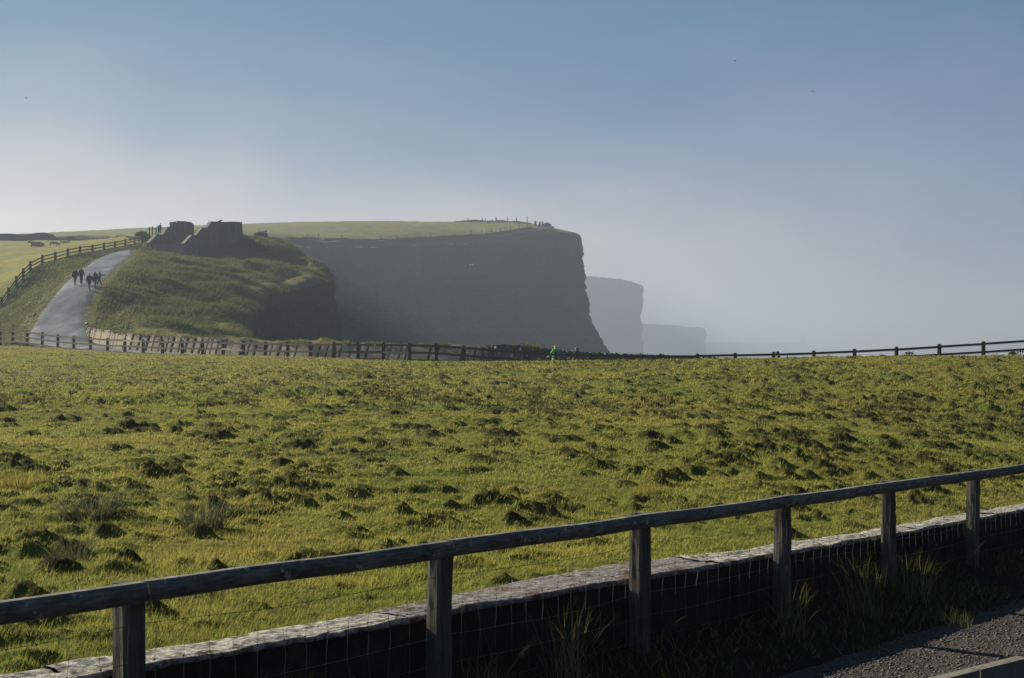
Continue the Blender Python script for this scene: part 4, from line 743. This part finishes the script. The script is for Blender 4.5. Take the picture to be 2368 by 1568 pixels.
th_ = thing('thistle', 'single dry thistle standing on the skyline at far right', 'thistle', W(2358, 828, 72)); p = W(2358, 828, 72)
MB().tube([p, p+[0, 0, .3]], [.015, .01], 5).tube([p+[0, 0, .15], p+[.12, 0, .3]], .01, 4).tube([p+[0, 0, .12], p+[-.12, 0, .28]], .01, 4).blob(p+[0, 0, .33], .06).blob(p+[.13, 0, .32], .05).blob(p+[-.12, 0, .30], .05).build('stem', MAT['weed'], th_)
# ------------------------------------------------------------------ 12. field walls far away
def fieldwall(name, label, pts, th, m, top_n=.25, step=1.4):
    P = []; 
    for i in range(len(pts)-1):
        a = np.array(W(pts[i][0], pts[i][1], pts[i][2])); a2 = W(pts[i][0], pts[i][3], pts[i][2]); b = np.array(W(pts[i+1][0], pts[i+1][1], pts[i+1][2])); b2 = W(pts[i+1][0], pts[i+1][3], pts[i+1][2]); n = max(2, int(np.linalg.norm(b-a)/step))
        for k in range(n): f = k/n; P.append((a*(1-f)+b*f, a2*(1-f)+b2*f))
    V = []
    for i, (a, b) in enumerate(P):
        nn = top_n*float(vnoise(i*.37, 1., 1.))+top_n*.6*float(vnoise(i*1.1, 4., 1.))
        V += [a-[0, 0, 1.2], a+(b-a)*.55+[0, -.1*random.random(), 0], b+[0, .1, nn], b+[0, th, nn*.8], a+[0, th+.1, -1.2]]
    r = thing(name, label, 'wall', P[len(P)//2][0]); link('wall_face', npmesh('wall_face', V, quad=gridfaces(len(P), 5)), m, r); return r
fieldwall('field_wall', 'long dark field wall along the skyline behind the cattle', [(-500, 560, 296, 543), (-100, 558, 294, 542), (60, 557.5, 292, 541), (118, 557, 290, 541), (126, 557, 290, 546.5), (170, 557, 288, 546), (230, 556, 283, 548), (268, 555, 279, 547.5), (270, 555, 279, 544), (318, 553.5, 272, 544.5), (332, 553, 270, 547)], .7, MAT['hedge'])
fieldwall('cliff_wall', 'dark stone wall along the top of the great cliff below the meadow', [(560, 556, 338, 550), (640, 558, 352, 549.5), (693, 558, 370, 549), (744, 559, 384, 550)], .8, MAT['hedge'], .18, 1.6)
fieldwall('cliff_wall', 'longer dark wall right of the gap on the cliff top, rising to the right', [(750, 559, 385, 550.5), (862, 561, 412, 553), (966, 558, 442, 549), (1058, 553, 462, 544), (1138, 547.5, 478, 539), (1201, 537, 488, 528), (1240, 531.5, 492, 524)], .8, MAT['hedge'], .16, 1.6)
fieldwall('cliff_wall', 'low grassy stone bank on the skyline at the highest point of the cliff', [(1040, 516, 532, 512), (1100, 515.5, 528, 509.5), (1150, 517, 524, 509), (1200, 520, 518, 512), (1235, 523, 512, 515)], .9, MAT['hedge'], .3, 1.2)
slb = thing('slab_row', 'pale upright flagstones catching the sun at the end of the cliff-top wall', 'stone slabs', W(1250, 528, 505)); zz = lambda x, y: (x/6.83+1069.1, y/6.83+491.2)
for x0, y0, x1, y1 in ((1125, 205, 1172, 135), (1195, 222, 1240, 148), (1242, 222, 1282, 142), (1284, 222, 1316, 165), (790, 185, 880, 145), (385, 168, 460, 143), (475, 172, 545, 145), (560, 180, 625, 150), (890, 200, 1005, 168)):
    big = x0 > 1100; Yq = 506 if big else 520; a = W(*zz(x0, y0+6), Yq); b = W(*zz(x1, y0+6), Yq); c = W(*zz(x1-6, y1), Yq+(0 if big else 1)); d = W(*zz(x0+(10 if big else 20), y1+5), Yq+(0 if big else 1)); MB().prism([a, b, c, d], (0, .3, 0)).build('slab', MAT['slabpale' if big else 'concrete'], slb)
rk = thing('rock', 'dark lumpy boulders at the right end of the cliff-top wall', 'rocks', W(1266, 524, 506)); b = MB(); b.blob(W(1265, 520.5, 507), (1.2, 1, .8), 9, 6, .5, 3).blob(W(1262, 525, 507), (1.6, 1.2, .7), 9, 6, .5, 5).blob(W(1272, 527, 506), (1.5, 1, .5), 9, 6, .4, 7).build('boulder', MAT['cliff'], rk)
fpst = thing('wire_fence', 'leaning fence posts on the cliff-top skyline bank', 'fence', W(1150, 512, 522))
for x0, y0, x1, y1 in ((95, 130, 78, 90), (318, 124, 303, 85), (368, 120, 355, 100), (470, 135, 470, 107), (527, 125, 525, 75), (546, 125, 537, 83), (716, 120, 712, 78), (856, 135, 850, 78)):
    MB().tube([W(*zz(x0, y0+14), 522), W(*zz(x1, y1), 522)], .13, 5).build('post', MAT['farwood'], fpst)
pole = thing('pole', 'tallest thin pole standing on the cliff-top skyline', 'pole', W(1218.5, 526, 500)); MB().tube([W(1218.5, 526, 500), W(1218.3, 500.5, 500)], [.17, .13], 6).build('shaft', MAT['farwood'], pole)
fp2 = thing('wire_fence', 'short pale fence posts behind the wall along the cliff meadow edge', 'fence', W(1058, 545, 466))
for x0, y0, Y in ((135, 355, 470), (303, 345, 478), (456, 330, 484), (603, 310, 488), (755, 275, 491), (893, 250, 494), (1025, 225, 496)): MB().box(W(*zz(x0, y0-17), Y-2), .24, .2, 2.2).build('post', MAT['coping3'], fp2)
for x0, y0, Y in ((712, 547, 378), (790, 548, 400), (842, 550, 410), (880, 550, 420), (916, 548, 430), (725+12, 544, 385), (995, 546, 452)): MB().box(W(x0, y0, Y+1), .16, .16, 1.3).build('post', MAT['farwood'], fp2)
# ------------------------------------------------------------------ 13. people and cattle
DG = lambda: bpy.context.evaluated_depsgraph_get()
def skinned(name, chains, m, parent, sub=1, root=0):
    """chains: list of polylines of (x,y,z,r); equal points are merged; one continuous skin surface"""
    V = []; E = []; R_ = []; key = {}
    for ch in chains:
        prev = None
        for x, y, z, r in ch:
            k = (round(x, 4), round(y, 4), round(z, 4))
            if k not in key: key[k] = len(V); V.append((x, y, z)); R_.append(r)
            i = key[k]
            if prev is not None and prev != i: E.append((prev, i))
            prev = i
    me = bpy.data.meshes.new(name); me.from_pydata(V, E, []); o = bpy.data.objects.new(name, me); COL.objects.link(o)
    s = o.modifiers.new('s', 'SKIN'); s.use_smooth_shade = True; ss = o.modifiers.new('u', 'SUBSURF'); ss.levels = ss.render_levels = sub
    for i, d in enumerate(me.skin_vertices[0].data): d.radius = (R_[i], R_[i]); d.use_root = (i == root)
    bpy.context.view_layer.update(); dg = DG(); nm_ = bpy.data.meshes.new_from_object(o.evaluated_get(dg)); bpy.data.objects.remove(o)
    o = link(name, nm_, m, None); o.parent = parent; return o
def person(label, loc, face, H, coat, legs, hair, pose=None, long_coat=.46, long_hair=True, cap=None, bag=None, sit=False):
    """face: heading in radians, 0 = away from the camera (+Y)"""
    ps = dict(stride=.10, armL=(.0, .05), armR=(.0, .05), lean=0.); ps.update(pose or {})
    r = thing('person', label, 'person', loc); r.rotation_euler = (0, 0, -face); h = H; s = ps['stride']*h; le = ps['lean']*h
    hip = .52*h if not sit else .30*h; P_ = lambda x, y, z, rr: (x*h, y*h+0, z*h, rr*h)
    def J(x, y, z, rr): return (x*h, y*h+le*(max(z-hip/h, 0)/.45), z*h, rr*h)
    hz0 = hip/h; sh = hz0+.30; nk = hz0+.335; hd = hz0+.41
    pel = J(0, 0, hz0, .075); ch = J(0, 0, sh-.08, .085); shc = J(0, 0, sh-.01, .07); nek = J(0, .005, nk, .032)
    head = [nek, J(0, .012, nk+.035, .040), J(0, .008, hd, .052), J(0, 0, hd+.04, .040)]
    chains = [[pel, J(0, 0, hz0+.10, .068), ch, shc]+head, [J(0, .008, hd, .052), J(0, .064, hd-.008, .010)]]
    arms = []; L2 = []
    for sd, (af, ar) in ((-1, ps['armL']), (1, ps['armR'])):
        sp = J(sd*.105, 0, sh-.015, .036); el = J(sd*(.135+ar*.4), af*.25-.01, sh-.015-.165*math.cos(min(abs(af), 1.2)*.7), .027); fz = af*1.3
        if abs(af) > .6: wr = J(sd*(.12+ar), af*.30+.03, sh-.10+.08*(af-.6), .019); ha = J(sd*(.12+ar*1.15), af*.30+.10, sh-.085+.12*(af-.6), .020)
        else: wr = J(sd*(.13+ar), af*.4+.03, sh-.305+.1*abs(af), .018); ha = J(sd*(.13+ar*1.1), af*.5+.045, sh-.36+.16*abs(af), .022)
        chains.append([shc, sp, el, wr, ha]); arms.append([sp, el, wr])
        d = np.array(ha[:3])-np.array(wr[:3]); d /= np.linalg.norm(d)+1e-9
        for q in range(4): o_ = (q-1.5)*.009*h; ln = (.036, .042, .039, .030)[q]*h; chains.append([ha, (ha[0]+o_*.4, ha[1]+o_, ha[2]+d[2]*.01*h, .006*h), (ha[0]+d[0]*ln+o_*.5, ha[1]+d[1]*ln+o_*1.1, ha[2]+d[2]*ln, .0045*h)])
        chains.append([wr, ((wr[0]+ha[0])/2-sd*.012*h, (wr[1]+ha[1])/2+.016*h, (wr[2]+ha[2])/2, .006*h)])
    for sd, ff_ in ((-1, 1), (1, -1)):
        if sit: kn = J(sd*.06, .26, hz0-.01, .045); an = J(sd*.06, .27, .05, .028)
        else: kn = (sd*.05*h, ff_*s*.5+.01*h, .28*h, .042*h); an = (sd*.05*h, ff_*s-(.03*h if ff_ < 0 else 0), (.035+(.02 if ff_ < 0 else 0))*h, .026*h)
        hipj = J(sd*.052, 0, hz0-.03, .062); chains.append([pel, hipj, kn, an, (an[0], an[1]+.09*h, .018*h, .02*h)]); L2.append([hipj, kn, an])
    body = skinned('body', chains, MAT['skin'], r)
    g = 1.18
    big = lambda c, k, a=.006: [(x, y, z, rr*k+a*h) for x, y, z, rr in c]
    lc = [big([pel]+l, 1.10, .008) for l in L2]; skinned('trousers', lc, legs, r)
    for l in L2: an = l[-1]; MB().box((an[0], an[1]+.035*h, .02*h), .05*h, .15*h, .04*h, taper=.7).build('shoe', MAT['ink'], None).parent = r
    hem = max(hz0-(.52-long_coat) if not sit else hz0-.02, .2); cc = [[J(0, 0, hem, .098), J(0, 0, hz0+.02, .105), J(0, 0, hz0+.12, .092), J(0, 0, sh-.08, .105), J(0, 0, sh+.005, .075), J(0, 0, nk-.012, .042)]]
    for a_ in arms: cc.append([J(0, 0, sh+.005, .075)]+big(a_, 1.25, .010))
    skinned('coat', cc, coat, r, root=1)
    hc = [[J(0, -.008, hd+.02, .062), J(0, -.022, hd-.03, .052)]]
    if long_hair: hc[0] += [J(0, -.035, sh+.02, .050), J(.004, -.075, sh-.06, .036)]
    skinned('hair', hc, hair, r)
    if cap: MB().blob((0, .0+le, (hd+.045)*h), (.062*h, .068*h, .045*h), 10, 6, .02).box((0, .07*h+le, (hd+.03)*h), .08*h, .07*h, .012*h).build('cap', cap, None).parent = r
    if bag: MB().box((0, -.135*h+le*.5, (sh-.11)*h), .17*h, .10*h, .24*h, taper=.85).build('backpack', bag, None).parent = r
    return r
K = plain('black cloth', (.012, .012, .014)); NVY = plain('dark navy cloth', (.012, .015, .022)); JE = plain('blue denim', (.07, .10, .17)); GN = plain('bright green jacket cloth', (.05, .42, .08)); BLD = plain('blonde hair', (.50, .33, .16)); RED = plain('auburn hair', (.16, .07, .04)); BRN = plain('brown hair', (.05, .03, .02)); GRN2 = plain('dark olive cloth', (.022, .026, .018)); PJ = plain('pale blue denim', (.16, .26, .40)); TQ = plain('turquoise nylon', (.02, .22, .26)); GRY = plain('grey hair', (.07, .07, .06)); MRN = plain('maroon cloth', (.10, .025, .03))
def onroad(px, py, Y): p = W(px, py, Y); p[2] = road_z(p[0], p[1])+.01; return p
person('blonde walker in a black coat and trousers, leftmost on the road', onroad(173.5, 657, 143.5), .1, 1.68, K, K, BLD, dict(stride=.11), .40)
person('blonde walker in a dark coat, second from the left on the road', onroad(188, 655, 144), -.1, 1.66, NVY, K, RED, dict(stride=.09), .40)
person('walker in blue jeans with a dark backpack on the road', onroad(206.5, 673, 140), .15, 1.70, K, JE, BRN, dict(stride=.08, armL=(.1, .08), armR=(.1, .08)), .50, False, bag=NVY)
person('dark-haired walker in an olive coat at the right edge of the road', onroad(220, 668, 141), .3, 1.70, GRN2, K, BRN, dict(stride=.1), .42)
person('walker with one arm stretched out to the right, beside the road bank', onroad(229.5, 661, 143), 1.2, 1.45, K, K, RED, dict(stride=.14, armL=(1.1, .10), lean=.06), .46)
p = W(371, 542, 214.5); person('lone dark figure standing on the left side of the viewing platform', p, -1.6, 1.72, K, K, BRN, dict(stride=.02, armL=(.7, .02), armR=(.7, .02)), .5, False)
def onwall(px, Y, base): p = W(px, 0, Y); p[2] = base; return p
wz1 = -2.05
person('child in a bright green jacket with blonde ponytail leaning on the far fence', onwall(1284, 86.2, -(838-CY)/F*86.2-.55), -.9, 1.62, GN, PJ, BLD, dict(stride=.07, armL=(.45, .02), armR=(.05, .02)), .50, True, bag=TQ)
person('dark-coated person with auburn hair by the rubble wall, right of the green jacket', onwall(1333.5, 86.6, -(838-CY)/F*86.6-.62), -1.3, 1.58, K, JE, RED, dict(stride=.10, armL=(.5, .10), armR=(.35, .05), lean=.02), .45)
person('shorter of two distant walkers, mostly hidden behind a fence post', onwall(1786.3, 82.5, -2.3), -1.4, 1.34, K, K, BRN, dict(stride=.1), .45, False)
person('capped walker in a black coat right of the fence post by the wall', onwall(1801.5, 83, -2.42), -1.3, 1.68, K, K, GRY, dict(stride=.1, lean=.06), .45, False, cap=K)
def cow(label, px, py, Y, ang, m, mode='stand', L=2.3, z=None):
    L *= .86
    p = W(px, py, Y); r = thing('cow', label, 'cow', p, 'cattle grazing in the upper pasture'); r.rotation_euler = (0, 0, ang); s = L/2.3; S = lambda *c: tuple(v*s for v in c)
    if mode == 'lie': zc = .48; spine = [S(-.95, 0, zc+.02, .30), S(-.5, 0, zc+.02, .42), S(.1, 0, zc, .46), S(.6, 0, zc+.08, .36)]; hd = [S(.95, 0, zc+.32, .17), S(1.2, 0, zc+.38, .13), S(1.5, .05, zc+.25, .08)]
    elif mode == 'graze': zc = 1.05; spine = [S(-.95, 0, zc+.08, .24), S(-.5, 0, zc, .33), S(.1, 0, zc-.04, .36), S(.65, 0, zc+.04, .30)]; hd = [S(1.0, 0, zc-.22, .17), S(1.2, 0, zc-.55, .13), S(1.32, 0, zc-.88, .09)]
    else: zc = 1.05; spine = [S(-.95, 0, zc+.08, .24), S(-.5, 0, zc, .33), S(.1, 0, zc-.04, .36), S(.65, 0, zc+.06, .30)]; hd = [S(1.0, 0, zc+.22, .16), S(1.25, 0, zc+.28, .13), S(1.58, 0, zc+.12, .08)]
    ch = [spine+hd]
    for sd in (-1, 1):
        ch.append([hd[1], (hd[1][0]-.03*s, sd*.16*s, hd[1][2]+.04*s, .03*s)])
        if mode == 'lie': ch += [[spine[3], S(.75, sd*.30, .25, .12), S(1.05, sd*.28, .10, .06), S(.75, sd*.34, .06, .05)], [spine[0], S(-.6, sd*.42, .22, .16), S(-.2, sd*.45, .10, .07), S(-.5, sd*.5, .06, .05)]]
        else:
            o_ = .08*sd; ch += [[spine[3], S(.62+o_, sd*.17, .72, .12), S(.64+o_*1.5, sd*.17, .40, .065), S(.62+o_*1.5, sd*.17, .04, .055)], [spine[0], S(-.86-o_, sd*.17, .74, .16), S(-.98-o_, sd*.17, .45, .075), S(-.90-o_, sd*.17, .04, .055)]]
    ch.append([spine[0], S(-1.16, 0, zc+.05, .04), S(-1.2, .02, zc-.35 if mode != 'lie' else .1, .03)])
    skinned('body', ch, m, r); return r
def czz(px, py, Y): return W(px, py, Y)
def cz(px, Y): X = (px-CX)/F*Y; return float(AT(np.array([X]), np.array([Y]))[0])
for lb, px, Y, an, m_, md, L in (('brown cow lying at the left end of the herd', 86, 246, 3.3, MAT['cowb'], 'lie', 2.9), ('brown cow standing with its head down, grazing', 126, 240, -.15, MAT['cowb'], 'graze', 2.1), ('tan cow standing behind the grazing brown cow', 149, 249, 3.25, MAT['cowt'], 'stand', 2.3),
        ('cream cow lying low in the grass behind the grazing cow', 150.5, 250, .4, MAT['coww'], 'lie', 1.6), ('cream cow standing behind the top of the road fence', 309, 219, 3.4, MAT['coww'], 'stand', 2.3)):
    X = (px-CX)/F*Y; zc = cz(px, Y); print('cow', px, CY-zc*F/Y); c = cow(lb, px, CY-zc*F/Y, Y, an, m_, md, L)
# ------------------------------------------------------------------ 14. plants in the pasture
def rushes(label, px, py, n, h, spread, name='rush_clump', m=None, w=.006, lean=.7, cat='rushes', tint=(0, 1)):
    Y = 10.; 
    for _ in range(8): X = (px-CX)/F*Y; zg = ground(X, Y); Y = max(6.5, min(90, -zg*F/(py-CY)))
    X = (px-CX)/F*Y; zg = ground(X, Y); rad = spread*np.sqrt(RNG.random(n)); an = RNG.random(n)*6.28; x = X+rad*np.cos(an); y = Y+rad*np.sin(an)*.7; B = np.stack([x, y, hf(x, y, Z)-.02], -1)
    r = thing(name, label, cat, (X, Y, zg)); blades('stems', B, h*(.4+.65*RNG.random(n)), w*(.6+.7*RNG.random(n)), lean*RNG.uniform(.1, 1.5, n), m or MAT['rush'], r, tint=RNG.uniform(*tint, n), seg=3, curve=.35, az=np.where(RNG.random(n) < .75, an, RNG.random(n)*6.28)); return r
rushes('left rush clump with spiky grey green stems splayed wide', 215, 1196, 260, .30, .22, lean=1.0)
rushes('right rush clump with the tallest upright pale stems', 472, 1190, 230, .34, .15, lean=.65)
rushes('lowest rush clump, dark in shade, nearest the fence', 165, 1300, 160, .24, .13, lean=.8)
rushes('brown feathery grass tuft at the left edge of the pasture', 45, 1128, 900, .17, .24, 'grass_tuft', MAT['blade'], .004, .6, 'grass tuft', (.7, 1))
rushes('brown grass tuft in the middle of the pasture right of the thin weed', 1500, 1140, 500, .13, .15, 'grass_tuft', MAT['blade'], .004, .6, 'grass tuft', (.6, 1))
rushes('pale brown grass tuft on the hummock near the top left of the pasture', 785/1.0, 1020, 400, .15, .2, 'grass_tuft', MAT['blade'], .006, .6, 'grass tuft', (.6, 1))
wd = rushes('thin reddish weed stems standing on the hummock in mid pasture', 1283, 1198, 14, .24, .06, 'weed', MAT['weed'], .004, .5, 'weed')
rushes('bare brown twigs sticking up behind the coping left of the fifth post', 1905, 1222, 10, .18, .12, 'weed', MAT['weed'], .006, .8, 'weed')
# ------------------------------------------------------------------ 15. gulls
for k, (px, py, Y, s) in enumerate(((1699, 141, 60, .35), (1878, 212, 70, .3), (61, 227, 70, .3), (1445, 442, 90, .3))):
    s *= .38; p = W(px, py, Y); g = thing('bird', ['dark bird high in the sky right of centre', 'small dark bird in the upper right sky', 'tiny dark bird in the upper left sky', 'tiny dark bird low in the sky above the far cliffs'][k], 'bird', p)
    b = MB().tube([p+[-s*.4, 0, 0], p, p+[s*.4, 0, .02]], [.01, s*.1, .01], 6); b.build('body', MAT['ink'], g)
    for sd in (-1, 1): MB().prism([p+[0, -.02, 0], p+[.1*s, sd*.5*s, .15*s], p+[-.05*s, sd*1.0*s, .05*s], p+[-.15*s, sd*.4*s, .12*s]], (0, 0, .01)).build('wing', MAT['ink'], g)
for k, (px, py) in enumerate(((1087, 613), (1093, 612))):
    p = W(px, py, 420); g = thing('bird', ['left of two white gulls flying before the great cliff', 'right of two white gulls flying before the great cliff'][k], 'bird', p); MB().tube([p+[-.35, 0, 0], p, p+[.35, 0, 0]], [.04, .14, .03], 6).build('body', MAT['sign'], g)
    for sd in (-1, 1): MB().prism([p, p+[.25, sd*.5, .12], p+[.0, sd*1.0, .02], p+[-.15, sd*.45, .1]], (0, 0, .02)).build('wing', MAT['sign'], g)
for o in list(COL.objects):
    c = o.get('category'); g = {'person': 'people out walking along the cliffs', 'rushes': 'rush clumps in the pasture', 'grass tuft': 'brown grass tufts in the pasture', 'sign': 'signs along the far fence', 'bird': 'birds in the air', 'grass clump': 'grass clumps on the near verge', 'bracken': 'bracken patches below the platform', 'handrail': 'handrails beside the platform'}.get(c)
    if g and not o.parent: o['group'] = g
# ------------------------------------------------------------------ light
AZ = math.radians(-55); EL = math.radians(25)
sd = Vector((math.sin(AZ)*math.cos(EL), math.cos(AZ)*math.cos(EL), math.sin(EL)))
l = bpy.data.lights.new('sun', 'SUN'); l.energy = 5.; l.angle = math.radians(.53); l.color = (1, .90, .70); lo = bpy.data.objects.new('sun', l); COL.objects.link(lo); lo.rotation_euler = (-sd).to_track_quat('-Z', 'Y').to_euler()
w = bpy.data.worlds.new('World'); SC.world = w; w.use_nodes = True; nt = w.node_tree
for n_ in list(nt.nodes): nt.nodes.remove(n_)
L = nt.links.new; tc = nd(nt, 'ShaderNodeTexCoord'); sep = nd(nt, 'ShaderNodeSeparateXYZ'); L(tc.outputs['Generated'], sep.inputs[0])
sky = nd(nt, 'ShaderNodeTexSky', sky_type='NISHITA', sun_disc=False, sun_elevation=EL, sun_rotation=AZ, air_density=1.2, dust_density=1.5, ozone_density=1.5)
bg1 = nd(nt, 'ShaderNodeBackground'); bg1.inputs[1].default_value = .05; L(sky.outputs[0], bg1.inputs[0])
# veil of thin mist: brighter towards the sun's side, thinning with height
nz = nd(nt, 'ShaderNodeTexNoise', i_Scale=3.6, i_Detail=5., i_Roughness=.5, i_Distortion=.5); mp = nd(nt, 'ShaderNodeMapping'); mp.inputs['Scale'].default_value = (1, 1, 2.4); L(tc.outputs['Generated'], mp.inputs[0]); L(mp.outputs[0], nz.inputs['Vector'])
ad = nd(nt, 'ShaderNodeMath', operation='MULTIPLY_ADD'); ad.inputs[1].default_value = .20; L(nz.outputs['Fac'], ad.inputs[0]); L(sep.outputs['Z'], ad.inputs[2])
sb = nd(nt, 'ShaderNodeMath', operation='SUBTRACT'); sb.inputs[1].default_value = .097; L(ad.outputs[0], sb.inputs[0])
dotn = nd(nt, 'ShaderNodeVectorMath', operation='DOT_PRODUCT'); L(tc.outputs['Generated'], dotn.inputs[0]); dotn.inputs[1].default_value = (math.sin(AZ), math.cos(AZ), 0)
rb = ramp(nt, [(.27, .295, .38), (.24, .28, .37), (.175, .235, .36), (.105, .175, .31), (.036, .150, .275), (.03, .10, .2)], [0, .05, .10, .17, .25, .8])   # away from the sun
ra = ramp(nt, [(.58, .52, .46), (.56, .505, .45), (.41, .395, .40), (.19, .245, .335), (.048, .158, .265), (.04, .10, .2)], [0, .05, .09, .145, .22, .8])
L(sb.outputs[0], rb.inputs[0]); L(sb.outputs[0], ra.inputs[0]); mr = nd(nt, 'ShaderNodeMapRange'); mr.inputs[1].default_value = .30; mr.inputs[2].default_value = .80; L(dotn.outputs['Value'], mr.inputs[0])
mx = nd(nt, 'ShaderNodeMix', data_type='RGBA'); L(mr.outputs[0], mx.inputs[0]); L(rb.outputs[0], mx.inputs[6]); L(ra.outputs[0], mx.inputs[7])
mb_ = nd(nt, 'ShaderNodeMapRange'); mb_.inputs[1].default_value = -.9; mb_.inputs[2].default_value = .35; mb_.inputs[3].default_value = .19; mb_.inputs[4].default_value = .585; L(dotn.outputs['Value'], mb_.inputs[0])
bg2 = nd(nt, 'ShaderNodeBackground'); L(mx.outputs[2], bg2.inputs[0]); L(mb_.outputs[0], bg2.inputs[1])
ms = nd(nt, 'ShaderNodeMixShader'); ms.inputs[0].default_value = .94; L(bg1.outputs[0], ms.inputs[1]); L(bg2.outputs[0], ms.inputs[2])
wo = nd(nt, 'ShaderNodeOutputWorld'); L(ms.outputs[0], wo.inputs[0])
# ------------------------------------------------------------------ camera
cam = bpy.data.cameras.new('camera'); cam.lens = 50; cam.sensor_width = 36; cam.clip_end = 30000; cam.clip_start = .1; co = bpy.data.objects.new('camera', cam); COL.objects.link(co)
co.location = (0, 0, 0); co.rotation_euler = (math.pi/2, 0, 0); SC.camera = co
SC.view_settings.view_transform = 'Standard'; SC.view_settings.look = 'None'; SC.view_settings.exposure = 1.08; SC.view_settings.gamma = 1
SC.cycles.max_bounces = 6; SC.cycles.transparent_max_bounces = 8; SC.cycles.volume_bounces = 0; SC.cycles.use_denoising = True; w.cycles.sampling_method = 'NONE'
SC.cycles.caustics_reflective = False; SC.cycles.caustics_refractive = False
